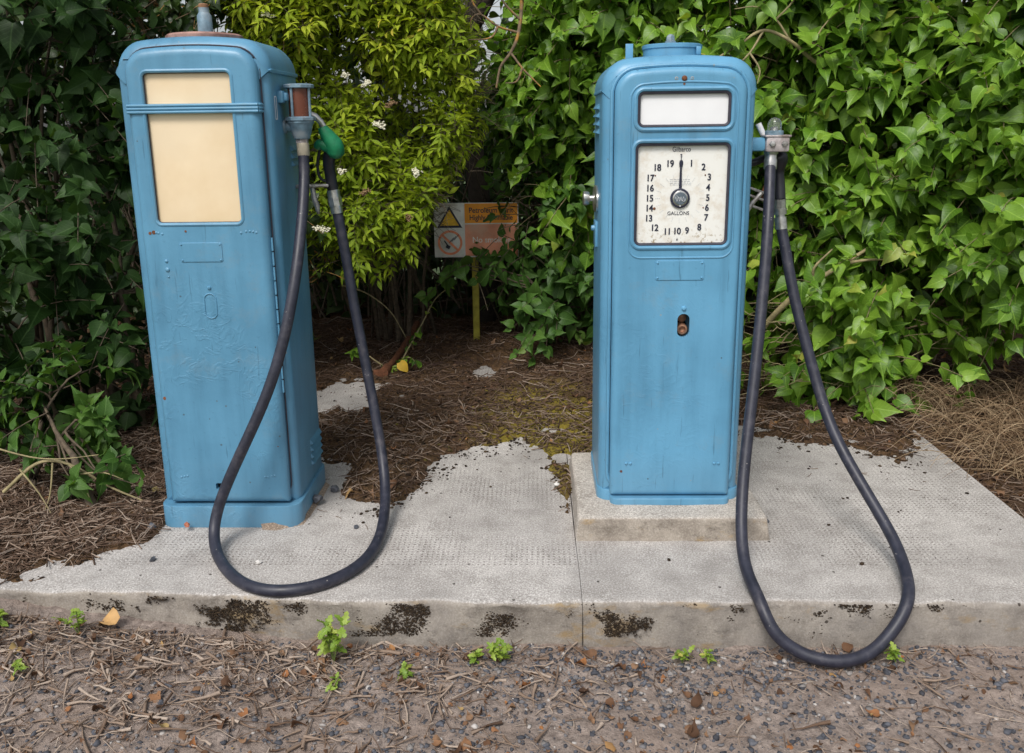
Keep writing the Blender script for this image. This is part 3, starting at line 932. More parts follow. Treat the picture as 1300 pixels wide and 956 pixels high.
panel = b.build('front_panel', M['blue'], LP)
b = MB(); b.add(*rim(-1.4635, -.9805, .099, 1.8155, .077, 3.2785, .0028, n=9, crown=.018)); b.build('door_seam_shade', M['seal_seam'], LP)  # dark tube added to draw the shaded seam round the door
win = (-1.393, -1.077, 1.206, 1.741)
cut(panel, [pod(win[0], win[1], win[2], win[3], .02, .012, 3.20, 3.256, .001, .001, 0, n=6),
            pod(-1.271, -1.222, .158, .184, .006, .006, 3.20, 3.262, .001, .001, 0, n=5)])
b = MB(); b.add(*pod(win[0] + .001, win[1] - .001, win[2] + .001, win[3] - .001, .019, .011, 3.2535, 3.2625, .001, .001, 0, n=6)); b.build('window_panel', M['cream'], panel)
b = MB(); b.add(*rim(win[0] + .001, win[1] - .001, win[2] + .001, win[3] - .001, .018, 3.247, .0045)); b.build('window_seal', M['seal_seam'], panel)
b = MB(); b.add(*rim(win[0] - .004, win[1] + .004, win[2] - .004, win[3] + .004, .024, 3.2415, .0075)); b.build('window_lip', M['blue'], panel)
b = MB(); b.add(*rbox((-1.2466, 3.263, .171), (.05, .004, .028), .001)); b.build('slot_recess', M['hole'], panel)
# chrome-less triple band across the window, wrapped round the panel edges
b = MB()
for z in (1.603, 1.6145, 1.626):
    path = [(-1.4615, 3.268, z), (-1.4605, 3.252, z), (-1.452, 3.240, z), (-1.435, 3.2355, z), (-1.22, 3.2345, z), (-1.006, 3.2355, z), (-.989, 3.240, z), (-.9815, 3.252, z), (-.9805, 3.268, z)]
    b.add(*tube(catmull(path, 3), .0058, 10))
b.add(*rbox((-1.221, 3.2395, 1.6145), (.468, .006, .031), .002))
b.build('trim_band', M['blue'], panel)
# blank data plate, oval cover, bolts and rivet rows
b = MB(); b.add(*pod(-1.318, -1.160, 1.064, 1.136, .006, .006, 3.2352, 3.239, .0015, .001, 0, n=4)); b.build('data_plate', M['blue'], panel)
RIV = (M['blue'], panel)
for x in (-1.311, -1.167):
    for z in (1.071, 1.129): rivet(b, x, 3.2352, z, .0042, .0035)
rivet(b, -1.2225, 3.238, .966, .008, .007)
for x in (-1.404, -1.392, -1.380, -1.072, -1.060, -1.046, -1.034): rivet(b, x, 3.238, .212 + .003 * math.sin(x * 90), .0055, .003)
for x in (-1.066, -1.052, -1.040, -1.028, -1.085, -1.40, -1.392, -1.378): rivet(b, x, 3.238, 1.172 + .004 * math.sin(x * 70), .005, .003)
rivet(b, -1.373, 3.238, 1.068, .007, .005); rivet(b, -1.371, 3.238, 1.009, .004, .004); rivet(b, -1.372, 3.238, 1.036, .009, .006)
b = MB(); b.add(*rim(-1.2455, -1.2005, .850, .944, .0224, 3.2378, .0028, n=10)); b.build('oval_cover', M['blue'], panel)
b = MB()
for x, z, r in ((-1.373, 1.036, .006), (-1.409, 1.175, .009), (-1.423, 1.172, .007), (-1.29, 1.178, .005)):
    b = MB(); b.add(*lathe((x, 3.2375, z), (0, -1, 0), [(-.004, r), (.0009, r * .8), (.0012, .001)], 9)); b.build('rust_spot', M['rust'], panel)
for x, z, r in ((-1.437, .535, .0075),):
    b = MB(); b.add(*lathe((x, 3.2395, z), (0, -1, 0), [(-.004, r), (.0012, r * .9), (.0016, .001)], 9)); b.build('rust_spot', M['rust'], panel)
# hinge knuckles on the right edge of the panel
b = MB()
for z in np.arange(.55, 1.15, .055): b = MB(); b.add(*lathe((-.9795, 3.262, z), (0, 0, 1), [(0, .0042), (.0485, .0042)], 8)); b.build('hinge_knuckle', M['blue'], panel)
# rear lid, vent pipe and cork
b = MB(); b.add(*lathe((-1.243, 3.49, 1.866), (0, 0, 1), [(-.03, .128), (.004, .140), (.014, .140), (.020, .132), (.026, .08), (.03, .03)], 40)); lid = b.build('tank_lid', M['rustpale'], LP)
b = MB(); b.add(*lathe((-1.238, 3.49, 1.885), (0, 0, 1), [(0, .030), (.012, .030), (.013, .0275), (.070, .0265), (.078, .021), (.083, .019), (.098, .019)], 24)); vp = b.build('vent_pipe', M['bluegrey'], LP)
b = MB(); b.add(*lathe((-1.238, 3.49, 1.98), (0, 0, 1), [(0, .0175), (.014, .0185), (.017, .015)], 18)); b.build('cork', M['cork'], vp)
# right hand side: louvres, lug, number tag
b = MB(); louvre_strip(b, -.955, 3.50, 3.66, (.165, .195, .225, .255), 1, .0); b.build('louvres', M['blue'], LP)
b = MB(); louvre_strip(b, -.955, 3.52, 3.67, (1.405, 1.435, 1.465), 1); b.build('louvres', M['blue'], LP)
b = MB(); b.add(*rbox((-.945, 3.40, 1.655), (.028, .05, .045), .008)); b.add(*rbox((-.927, 3.40, 1.655), (.016, .032, .03), .006)); b.build('lug', M['blue'], LP)
b = MB(); b.add(*rim(-.011, .011, 0, .08, .0025, 0, .0022, n=3)); vv = b.v[0]; b.v[0] = np.stack([-.9535 + vv[:, 1] * 0.3, 3.352 + vv[:, 0], 1.575 + vv[:, 2]], 1); b.build('tag_frame', M['white'], LP)
# sight glass on its side arm
SG = A([-.892, 3.455, 0])
b = MB()
b.add(*tube([(-.96, 3.455, 1.548), (-.935, 3.455, 1.546), (-.90, 3.455, 1.54)], [.017, .019, .022], 16))
b.add(*lathe((-.958, 3.455, 1.548), (1, 0, 0), [(-.004, .026), (.010, .026), (.013, .02)], 18))
b.add(*lathe(SG + [0, 0, 1.565], (0, 0, -1), [(-.004, .050), (.004, .050), (.012, .044), (.045, .036), (.062, .030), (.066, .022)], 28))
sg = b.build('sight_glass', M['bluegrey'], LP)
b = MB(); b.add(*lathe(SG + [0, 0, 1.580], (0, 0, 1), [(0, .041), (.108, .041)], 28)); b.build('glass', M['amber'], sg)
b = MB(); b.add(*lathe(SG + [0, 0, 1.580], (0, 0, 1), [(0, .022), (.104, .022)], 16)); b.build('inner_tube', M['copper'], sg)
for zz, nm in ((1.568, 'base_plate'), (1.687, 'cap_plate')):
    b = MB(); b.add(*lathe(SG + [0, 0, zz], (0, 0, 1), [(0, .054), (.002, .058), (.012, .058), (.015, .054), (.017, .03)], 8, ref=(.38, .92, 0))); b.build(nm, M['bluegrey'], sg)
for a in (45, 135, 225, 315):
    b = MB(); b.add(*tube([SG + [.046 * math.cos(rad(a + 22)), .046 * math.sin(rad(a + 22)), 1.577], SG + [.046 * math.cos(rad(a + 22)), .046 * math.sin(rad(a + 22)), 1.69]], .0052, 8)); b.build('post', M['bluegrey'], sg)
b = MB(); b.add(*lathe(SG + [0, 0, 1.503], (0, 0, -1), [(0, .024), (.016, .024), (.018, .020)], 6)); b.build('hose_nut', M['greymetal'], sg)
b = MB(); b.add(*lathe(SG + [0.002, 0, 1.487], (0, 0, -1), [(0, .0215), (.004, .0235), (.046, .0235), (.050, .0215)], 20)); b.build('hose_ferrule', M['beige'], sg)
LH = [(-.890, 3.455, 1.46), (-.888, 3.445, 1.38), (-0.883, 3.390, 1.29), (-0.881, 3.300, 1.151), (-0.895, 3.205, 0.959), (-0.939, 3.160, 0.760), (-1.000, 3.130, 0.585), (-1.074, 3.105, 0.434), (-1.150, 3.09, 0.285), (-1.215, 3.08, 0.145), (-1.223, 3.035, 0.050), (-1.158, 2.907, 0.022), (-1.050, 2.768, 0.022), (-0.955, 2.702, 0.022), (-0.857, 2.690, 0.022), (-0.759, 2.722, 0.022), (-0.669, 2.806, 0.022), (-0.611, 2.938, 0.022), (-0.597, 3.120, 0.030), (-0.612, 3.32, 0.085), (-0.640, 3.440, 0.211), (-0.676, 3.500, 0.400), (-0.716, 3.540, 0.627), (-0.751, 3.570, 0.821), (-0.774, 3.580, 1.016), (-0.795, 3.586, 1.165), (-.803, 3.588, 1.21)]
hs = hose(LP, LH, True)
b = MB(); b.add(*tube([(-.803, 3.588, 1.205), (-.8065, 3.588, 1.235)], .0245, 18)); b.add(*tube([(-.8065, 3.588, 1.235), (-.811, 3.588, 1.268)], .0285, 8)); b.add(*tube([(-.811, 3.588, 1.268), (-.815, 3.588, 1.298)], .0255, 18))
b.build('coupling', M['chrome'], hs)
nz = MB()
nz.add(*tube(smooth_path(catmull([(-.815, 3.588, 1.298), (-.82, 3.586, 1.35), (-.822, 3.575, 1.41), (-.805, 3.56, 1.46)], 5), 2), [.0225] * 8 + [.024] * 4 + [.026] * 4, 14))
noz = nz.build('nozzle', M['black'], LP)
b = MB()
pth = smooth_path(catmull([(-.792, 3.56, 1.43), (-.788, 3.55, 1.462), (-.803, 3.54, 1.496), (-.820, 3.53, 1.526), (-.829, 3.525, 1.545)], 6), 2)
b.add(*tube(pth, np.interp(np.linspace(0, 1, len(pth)), [0, .12, .35, .6, 1.], [.024, .036, .037, .029, .017]), 16))
p2 = catmull([(-.79, 3.55, 1.468), (-.82, 3.545, 1.474), (-.846, 3.54, 1.478), (-.858, 3.54, 1.462)], 4)
b.add(*tube(p2, np.linspace(.034, .014, len(p2)), 12))
b.build('sleeve', M['green'], noz, smooth=60)
b = MB(); b.add(*tube([(-.822, 3.526, 1.545), (-.832, 3.522, 1.565), (-.85, 3.515, 1.585), (-.875, 3.51, 1.595)], .0125, 12)); b.build('spout', M['chrome'], noz)
b = MB(); b.add(*tube(catmull([(-.85, 3.56, 1.46), (-.865, 3.565, 1.40), (-.86, 3.57, 1.35), (-.835, 3.58, 1.33)], 4), .006, 8)); b.build('trigger_guard', M['black'], noz)
# nozzle holder bracket on the side
b = MB()
b.add(*rbox((-.925, 3.56, 1.315), (.06, .03, .016), .004)); b.add(*rbox((-.868, 3.56, 1.318), (.085, .05, .012), .004, rz=.2))
b.add(*tube([(-.89, 3.56, 1.31), (-.886, 3.56, 1.27), (-.876, 3.56, 1.235), (-.872, 3.56, 1.205)], [.010, .012, .011, .006], 8))
b.build('nozzle_bracket', M['zinc'], LP)
# mortar fillet around the foot
b = MB()
loop = []
for i, (cx, cy, a0) in enumerate(((-1.05, 3.33, 270), (-1.05, 3.62, 0))):
    for t in np.linspace(0, 90, 9): loop.append((cx + .105 * math.cos(rad(a0 + t)), cy + .105 * math.sin(rad(a0 + t))))
loop = [(-1.10, 3.226)] + loop
inner = [(x, y, .016 + .006 * math.sin(i * 1.7)) for i, (x, y) in enumerate(loop)]
cen = A([-1.22, 3.47])
midl = [(*(A(p) + unit(A(p) - cen) * (.010 + .004 * math.sin(i * 2.3))), .007) for i, p in enumerate(loop)]
outer = [(*(A(p) + unit(A(p) - cen) * (.026 + .011 * math.sin(i * 1.3))), -.004) for i, p in enumerate(loop)]
m_ = len(loop)
b.add(inner + midl + outer, [(k * m_ + j, k * m_ + j + 1, (k + 1) * m_ + j + 1, (k + 1) * m_ + j) for k in (0, 1) for j in range(m_ - 1)])
b.build('mortar_fillet', M['mortar'], LP, smooth=70)

# ---- right pump : dial pump on the plinth
RP = thing('fuel_pump', (.517, 3.52, .085), 'blue fuel pump with a white gallons dial on a concrete plinth', 'fuel pump', 'old blue fuel pumps')
B2 = M['blue2']
ZB = .085
b = MB(); b.add(*pod(.241, .793, ZB + .02, 1.652, .002, .002, 3.300, 3.755, .05, .05, 0)); case2 = b.build('casing', B2, RP)
b = MB(); b.add(*pod(.238, .796, 1.6555, 1.758, .092, .0015, 3.297, 3.758, .055, .055, .022, n=10, fix_bottom=True)); b.build('top_cover', B2, RP, smooth=40)
b = MB(); b.add(*pod(.235, .799, 1.651, 1.662, .003, .003, 3.300, 3.760, .052, .05, 0)); b.build('seam_bead', B2, RP)
b = MB(); b.add(*plan_pod(.236, .798, 3.292, 3.765, ZB, ZB + .045, .055)); b.add(*plan_pod(.285, .752, 3.248, 3.40, ZB - .001, ZB + .026, .03)); b.build('base_skirt', B2, RP)
b = MB(); b.add(*rim(.2745, .7595, .125, 1.725, .082, 3.297, .0075, n=9, crown=.018)); b.build('door_flange', B2, RP)
b = MB(); b.add(*pod(.293, .741, .120, 1.71, .065, .012, 3.284, 3.302, .001, .001, .018, n=9)); gap = b.build('door_shadow_plate', M['hole'], RP)  # black plate painting the shadow between door and casing
HOLE = pod(.5275, .5735, .757, .848, .0226, .0226, 3.20, 3.345, .001, .001, 0, n=9)
cut(gap, [HOLE]); cut(case2, [HOLE])
b = MB(); b.add(*pod(.283, .751, .113, 1.718, .072, .014, 3.266, 3.295, .024, .0025, .018, n=9))
panel = b.build('front_panel', B2, RP)
b = MB(); b.add(*rim(.2800, .7540, .114, 1.7212, .075, 3.2975, .0026, n=9, crown=.018)); b.build('door_seam_shade', M['seal_seam'], RP)  # thin dark tube painting the seam's shade round this door
cut(panel, [pod(.362, .695, 1.526, 1.654, .022, .022, 3.22, 3.290, .001, .001, 0, n=6),
            pod(.357, .701, 1.103, 1.475, .022, .022, 3.22, 3.294, .001, .001, 0, n=6),
            pod(.5275, .5735, .757, .848, .0226, .0226, 3.22, 3.35, .001, .001, 0, n=9)])
b = MB(); b.add(*pod(.363, .694, 1.527, 1.653, .021, .021, 3.2800, 3.2905, .001, .001, 0, n=6)); b.build('glass_panel', M['white'], panel)
for (x0, x1, z0, z1) in ((.362, .695, 1.526, 1.654), (.357, .701, 1.103, 1.475)):
    b = MB(); b.add(*rim(x0 + .005, x1 - .005, z0 + .005, z1 - .005, .02, 3.272, .0068)); b.build('window_seal', M['seal_seam'], panel)
    b = MB(); b.add(*rim(x0 - .006, x1 + .006, z0 - .006, z1 + .006, .03, 3.2675, .0085)); b.build('window_lip', B2, panel)
b = MB(); b.add(*rim(.338, .719, 1.06, 1.672, .045, 3.2675, .0045, crown=.012)); b.v[0] = b.v[0][:]; 
keep = b.v[0]; b.build('moulding', B2, panel)
dial = MB(); dial.add(*pod(.358, .700, 1.104, 1.474, .021, .021, 3.2830, 3.2945, .001, .001, 0, n=6)); dial = dial.build('dial', M['dial'], panel)
def zd(zx, zy): return .359 + (800 + zx / 6.377 - 807) * .00295, 1.474 - (170 + zy / 6.377 - 182) * .00286
ink = MB(); yd = 3.2815
for s_, zx, zy in (('18', 218, 273), ('19', 317, 243), ('0', 404, 243), ('1', 484, 243), ('2', 579, 273), ('3', 627, 353), ('4', 621, 436), ('5', 621, 518), ('6', 617, 598), ('7', 613, 678), ('8', 563, 757), ('9', 467, 783), ('10', 387, 787), ('11', 311, 790), ('12', 209, 758), ('13', 161, 680), ('14', 163, 598), ('15', 164, 518), ('16', 165, 437), ('17', 165, 356)):
    x, z = zd(zx, zy); text(ink, s_, .0335, x - .0005, yd, z, sx=.86, off=.0005); text(ink, s_, .0335, x + .0005, yd - .0002, z, sx=.86, off=.0005)
x, z = zd(404, 130); text(ink, 'Gilbarco', .0245, x, yd, z, sx=.78)
x, z = zd(393, 640); text(ink, 'GALLONS', .0185, x, yd, z, sx=.98)
x, z = zd(390, 850); ink.add([(x - .003, yd, z - .005), (x + .003, yd, z - .005), (x, yd, z + .006)], [(0, 1, 2)])
ink.build('dial_lettering', M['ink'], dial, smooth=0)
fb = MB()
x, z = zd(402, 390)
rr = np.random.default_rng(5)
for row in range(4):
    xx = -.038
    while xx < .036:
        w = rr.uniform(.004, .012); fb.add(*rbox((x + xx + w / 2, yd + .0005, z + .010 - row * .0062), (w, .0006, .0016), 0)); xx += w + .003
for a in np.arange(0, 360, 18):
    ca, sa = math.sin(rad(a)), math.cos(rad(a)); hx, hz = zd(402, 518)
    for q in (.075, .081, .087):
        fb.add(*rbox((hx + ca * q, yd + .0006, hz + sa * q), (.0012, .0005, .0035), 0, rot=Matrix.Rotation(rad(a), 3, 'Y')))
fb.build('faint_print', M['faint'], dial, smooth=0)
hx, hz = zd(402, 518)
b = MB()
b.add([(hx - .0055, yd - .004, hz + .02), (hx + .0055, yd - .004, hz + .02), (hx + .0028, yd - .004, hz + .135), (hx - .0028, yd - .004, hz + .135), (hx - .0055, yd - .002, hz + .02), (hx + .0055, yd - .002, hz + .02), (hx + .0028, yd - .002, hz + .135), (hx - .0028, yd - .002, hz + .135)], [(0, 1, 2, 3), (4, 7, 6, 5), (0, 3, 7, 4), (1, 5, 6, 2), (3, 2, 6, 7), (0, 4, 5, 1)])
b.add(*rbox((hx, yd - .003, hz + .123), (.0115, .002, .022), .0008)); b.add(*tube([(hx, yd - .003, hz + .13), (hx, yd - .003, hz + .158)], .0014, 6)); b.add(*rbox((hx, yd - .003, hz + .156), (.007, .002, .003), 0))
b.add(*lathe((hx, yd, hz), (0, -1, 0), [(0, .0355), (.006, .0355), (.008, .033), (.0085, .02)], 36))
pt = b.build('pointer', M['ink'], dial)
b = MB(); b.add(*lathe((hx, yd - .008, hz), (0, -1, 0), [(0, .0275), (.002, .0275), (.0028, .026), (.003, .01)], 32)); b.build('hub_ring', M['chrome'], pt)
b = MB(); b.add(*lathe((hx, yd - .0105, hz), (0, -1, 0), [(0, .0225), (.0022, .0225), (.003, .01)], 32)); b.build('hub_badge', simple('badge_slate', (.10, .13, .16), .5, var=.3, scale=200), pt)
b = MB()
sc = [(hx - .019 + .0017 * i, yd - .0142, hz + .008 * math.sin(i * 1.15) - .002) for i in range(23)]; b.add(*tube(catmull(sc, 2), .0010, 5)); b.add(*tube([(hx - .015, yd - .0142, hz + .011), (hx + .014, yd - .0142, hz - .012)], .0009, 5))
for q in (-.0275, .0275): b.add(*lathe((hx, yd - .011, hz + q), (0, -1, 0), [(0, .003), (.001, .0028), (.0012, .001)], 8))
b.build('hub_scroll', M['faint'], pt)
b = MB()
for zx, zy, r in ((204, 600, .0052), (205, 335, .003), (595, 335, .003), (588, 596, .0028)):
    x, z = zd(zx, zy); b = MB(); b.add(*lathe((x, yd + .001, z), (0, -1, 0), [(0, r), (.0016, r * .8), (.002, .0006)], 10)); b.build('dial_screw', M['rust'], dial)
# plate, spinner hole, bolts
b = MB(); b.add(*pod(.440, .620, .976, 1.050, .008, .008, 3.2632, 3.267, .0015, .001, 0, n=4)); b.build('data_plate', B2, panel)
RIV = (B2, panel)
for x in (.448, .611):
    for z in (.985, 1.041): rivet(b, x, 3.2632, z, .0045, .004)
rivet(b, .5502, 3.266, .869, .0095, .008)
for x in (.346, .362, .688, .704): rivet(b, x, 3.266, .252, .0058, .006)
b = MB()
for x in (.497, .552): b = MB(); b.add(*lathe((x, 3.2665, 1.695), (0, -1, 0), [(-.002, .0065), (.001, .006), (.0014, .0035), (.0004, .003)], 14)); b.build('screw_eyelet', M['zinc'], panel)
b = MB(); b.add(*lathe((.525, 3.266, 1.695), (0, -1, 0), [(-.002, .0105), (.003, .0095), (.006, .006), (.0065, .001)], 14)); b.add(*lathe((.525, 3.2655, 1.676), (0, -1, 0), [(-.002, .005), (.0007, .004), (.0009, .001)], 9)); b.build('rusty_screw', M['rust'], panel)
b = MB(); b.add(*rbox((.5505, 3.3435, .802), (.040, .002, .085), 0)); b.build('hole_back', M['hole'], panel)
b = MB(); b.add(*lathe((.5505, 3.335, .782), (0, -1, 0), [(0, .0215), (.038, .0215), (.042, .019), (.043, .013), (.03, .011), (.026, .002)], 22)); b.add(*lathe((.5505, 3.332, .825), (0, -1, 0), [(0, .018), (.020, .018), (.024, .01)], 16)); b.build('spindle', M['copper'], panel)
# roof cap with lug
b = MB(); b.add(*lathe((.515, 3.52, 1.748), (0, 0, 1), [(0, .104), (.030, .108), (.052, .108), (.062, .108), (.064, .112), (.076, .112), (.079, .106), (.081, .03)], 40))
b.add(*rbox((.600, 3.44, 1.800), (.018, .018, .03), .004))
cap = b.build('roof_cap', M['bluegrey'] if False else B2, RP)
b = MB(); b.add(*lathe((.508, 3.52, 1.826), (0, 0, 1), [(0, .022), (.014, .022), (.016, .017), (.030, .016), (.036, .012), (.04, .004)], 6)); b.build('cap_nut', M['bluegrey'], cap)
b = MB(); b.add(*rbox((.353, 3.50, 1.797), (.028, .006, .07), .001)); b.add(*rbox((.353, 3.515, 1.769), (.028, .035, .006), .001)); b.build('bracket_tab', B2, RP)
# left hand side of the casing: louvres, lock plate, knob
b = MB(); louvre_strip(b, .241, 3.46, 3.66, (1.515, 1.545, 1.575, 1.605), -1); b.build('louvres', B2, RP)
b = MB(); V_, F_ = lathe((.2405, 3.55, 1.255), (-1, 0, 0), [(0, .085), (.006, .085), (.012, .075), (.014, .03)], 32)
V_ = A(V_); V_[:, 2] = 1.255 + (V_[:, 2] - 1.255) * .62; b.add(V_, F_); esc = b.build('lock_plate', M['chrome'], RP)
b = MB(); b.add(*lathe((.232, 3.58, 1.255), (-1, 0, 0), [(0, .012), (.018, .012), (.02, .024), (.03, .028), (.042, .028), (.046, .018)], 20)); b.build('knob', M['chrome'], esc)
b = MB(); b.add(*rbox((.237, 3.55, 1.12), (.010, .10, .10), .003)); b.add(*lathe((.232, 3.55, 1.14), (-1, 0, 0), [(0, .012), (.012, .010), (.014, .002)], 12)); b.build('key_cover', B2, RP)
# small sight glass, valve block, hose and nozzle
G = A([.900, 3.455, 0])
b = MB(); b.add(*rbox((.905, 3.455, 1.462), (.088, .075, .060), .008)); b.add(*rbox((.905, 3.455, 1.490), (.098, .082, .008), .003))
vb = b.build('valve_block', M['greymetal'], RP)
b = MB(); b.add(*rbox((.82, 3.455, 1.460), (.085, .055, .05), .010)); b.add(*rbox((.799, 3.455, 1.460), (.012, .09, .09), .004)); b.build('side_arm', B2, RP)
b = MB()
for x in (.884, .929): b = MB(); b.add(*lathe((x, 3.418, 1.462), (0, -1, 0), [(0, .0125), (.006, .012), (.009, .009), (.010, .004)], 6)); b.build('bolt', M['zinc'], vb)
b = MB(); b.add(*lathe((.898, 3.455, 1.494), (0, 0, 1), [(0, .034), (.014, .034), (.016, .030)], 28)); b.build('glass_collar', M['bluegrey'], vb)
b = MB(); b.add(*lathe((.898, 3.455, 1.508), (0, 0, 1), [(0, .0255), (.028, .0255), (.038, .022), (.046, .015), (.050, .005)], 28)); b.build('glass_dome', M['glass'], vb)
b = MB(); b.add(*lathe((.898, 3.455, 1.508), (0, 0, 1), [(0, .012), (.012, .010), (.016, .003)], 12)); b.build('inner_valve', M['zinc'], vb)
b = MB(); b.add(*lathe((.890, 3.455, 1.436), (0, 0, -1), [(0, .028), (.012, .026), (.014, .022), (.03, .0225), (.034, .0245), (.068, .0245), (.070, .021)], 22)); b.build('hose_ferrule', M['chrome'], vb)
RH = [(.890, 3.455, 1.39), (0.885, 3.43, 1.33), (0.870, 3.360, 1.212), (.852, 3.30, 1.03), (0.831, 3.240, 0.847), (0.792, 3.140, 0.573), (0.753, 3.050, 0.362), (0.729, 2.970, 0.213), (0.714, 2.880, 0.104), (0.712, 2.785, 0.046), (0.722, 2.690, 0.031), (0.736, 2.625, -0.008), (0.758, 2.590, -0.062), (0.812, 2.575, -0.11), (0.886, 2.548, -0.135), (0.970, 2.535, -0.138), (1.067, 2.560, -0.127), (1.140, 2.600, -0.076), (1.196, 2.635, -0.018), (1.228, 2.685, 0.030), (1.252, 2.785, 0.050), (1.262, 2.900, 0.094), (1.229, 3.000, 0.168), (1.171, 3.100, 0.280), (1.123, 3.200, 0.382), (1.086, 3.300, 0.522), (1.039, 3.370, 0.724), (1.001, 3.420, 0.870), (0.974, 3.470, 1.048), (0.956, 3.495, 1.14)]
hs = hose(RP, RH, True)
b = MB(); b.add(*tube([(.957, 3.495, 1.135), (.951, 3.499, 1.18)], .0235, 16)); b.add(*tube([(.951, 3.499, 1.18), (.950, 3.50, 1.192)], .019, 16)); b.add(*tube([(.950, 3.50, 1.192), (.948, 3.50, 1.215)], .0255, 16)); b.add(*tube([(.948, 3.50, 1.215), (.946, 3.50, 1.25)], .023, 8))
b.build('coupling', M['chrome'], hs)
b = MB(); b.add(*tube(smooth_path(catmull([(.946, 3.50, 1.25), (.942, 3.51, 1.31), (.937, 3.515, 1.36), (.935, 3.51, 1.40), (.925, 3.51, 1.428)], 6), 2), np.interp(np.linspace(0, 1, 25), [0, .45, .7, .85, 1], [.0215, .0215, .034, .036, .020]), 14))
b.add(*tube(catmull([(.925, 3.515, 1.41), (.88, 3.515, 1.405), (.845, 3.51, 1.392), (.81, 3.51, 1.385)], 4), .015, 10))
noz = b.build('nozzle', M['black'], RP, smooth=60)
b = MB(); b.add(*tube(catmull([(.885, 3.51, 1.47), (.868, 3.51, 1.50), (.850, 3.51, 1.535)], 4), .0115, 12)); b.build('spout', M['white'], noz)
b = MB(); b.add(*tube(catmull([(.905, 3.52, 1.38), (.893, 3.52, 1.31), (.88, 3.52, 1.26), (.90, 3.52, 1.235)], 4), .005, 8)); b.build('trigger', M['rust'], noz)
b = MB()
for z in (1.29, 1.262, 1.225): b.add(*rbox((.84, 3.50, z), (.10, .03, .010), .003, rot=Matrix.Rotation(.35, 3, 'Y')))
b.add(*tube([(.80, 3.5, 1.30), (.805, 3.5, 1.20)], .008, 8)); b.add(*tube([(.87, 3.49, 1.275), (.84, 3.49, 1.24), (.815, 3.49, 1.20)], .009, 8)); b.build('nozzle_bracket', M['zinc'], RP)

# ------------------------------------------------------------------ warning sign
SX, SY, SZ = -.425, 6.3, .815
def quad_box(mb, x0, x1, z0, z1, y, t=.001): mb.add(*rbox(((x0 + x1) / 2, y, (z0 + z1) / 2), (x1 - x0, t, z1 - z0), 0))
WS = thing('warning_sign', (SX, SY, 0), 'orange and white petrol warning sign on a yellow post under the bushes', 'sign')
b = MB(); b.add(*rbox((-.425, 6.3, .815), (.60, .012, .385), .002)); brd = b.build('sign_board', simple('sign_white', (.80, .80, .76), .5, var=.2, scale=9, dirt=(.55, .53, .47)), WS)
b = MB(); quad_box(b, -.505, -.131, .865, 1.003, 6.2925); b.build('orange_field', simple('sign_orange', (.90, .34, .015), .45, var=.12, scale=9), brd)
b = MB(); quad_box(b, -.505, -.131, .632, .857, 6.2925); b.build('red_field', simple('sign_faded_red', (.80, .33, .20), .5, var=.25, scale=8, dirt=(.66, .42, .30)), brd)
b = MB()
text(b, 'Petroleum spirit', .052, -.318, 6.2910, .954, sx=.92, off=.0008); text(b, 'Highly flammable', .052, -.318, 6.2910, .903, sx=.86, off=.0008)
# match symbol and triangle border
b.add(*rbox((-.628, 6.2915, .698), (.030, .001, .024), 0, rot=Matrix.Rotation(.5, 3, 'Y'))); b.add(*rbox((-.640, 6.2915, .722), (.008, .001, .05), 0, rot=Matrix.Rotation(-.6, 3, 'Y')))
for q in (-.018, .0, .018): b.add(*rbox((-.585 + q, 6.2915, .755 + q * .6), (.004, .001, .05), 0, rot=Matrix.Rotation(.7, 3, 'Y')))
b.build('sign_lettering', M['ink'], brd, smooth=0)
b = MB(); text(b, 'No smoking', .058, -.318, 6.2910, .745, sx=.95, off=.0008); b.build('pale_lettering', simple('sign_pale', (.85, .75, .68), .5), brd, smooth=0)
b = MB()
ang = np.linspace(0, 2 * math.pi, 40, endpoint=False)
b.add([(-.613 + r_ * math.cos(a), 6.2922, .728 + r_ * math.sin(a)) for r_ in (.072, .088) for a in ang], [(j, (j + 1) % 40, 40 + (j + 1) % 40, 40 + j) for j in range(40)])
b.add(*rbox((-.613, 6.2920, .728), (.150, .0008, .016), 0, rot=Matrix.Rotation(rad(45), 3, 'Y'))); b.build('prohibition_ring', simple('sign_red', (.80, .28, .14), .5), brd, smooth=0)
def tri(mb, cx, cz, s, y): mb.add([(cx - s, y, cz - s * .8), (cx + s, y, cz - s * .8), (cx, y, cz + s * .9)], [(0, 1, 2)])
b = MB(); tri(b, -.613, .905, .090, 6.2932); b.build('triangle_border', M['ink'], brd, smooth=0)
b = MB(); tri(b, -.613, .902, .066, 6.2922); b.build('triangle_field', simple('sign_yellow', (.85, .48, .03), .5), brd, smooth=0)
b = MB(); b.add(*rbox((-.44, 6.325, .36), (.047, .036, .76), .003)); b.build('post', M['yellowpost'], WS)

KS = 5.9 / 6.3
WS.scale = (KS, KS, KS); WS.location = (-.425 * KS, 5.9, 1.55 * (1 - KS))
for ch in WS.children:
    if ch.name.startswith('post'):
        for v in ch.data.vertices:
            if v.co.z < .1: v.co.z -= .2
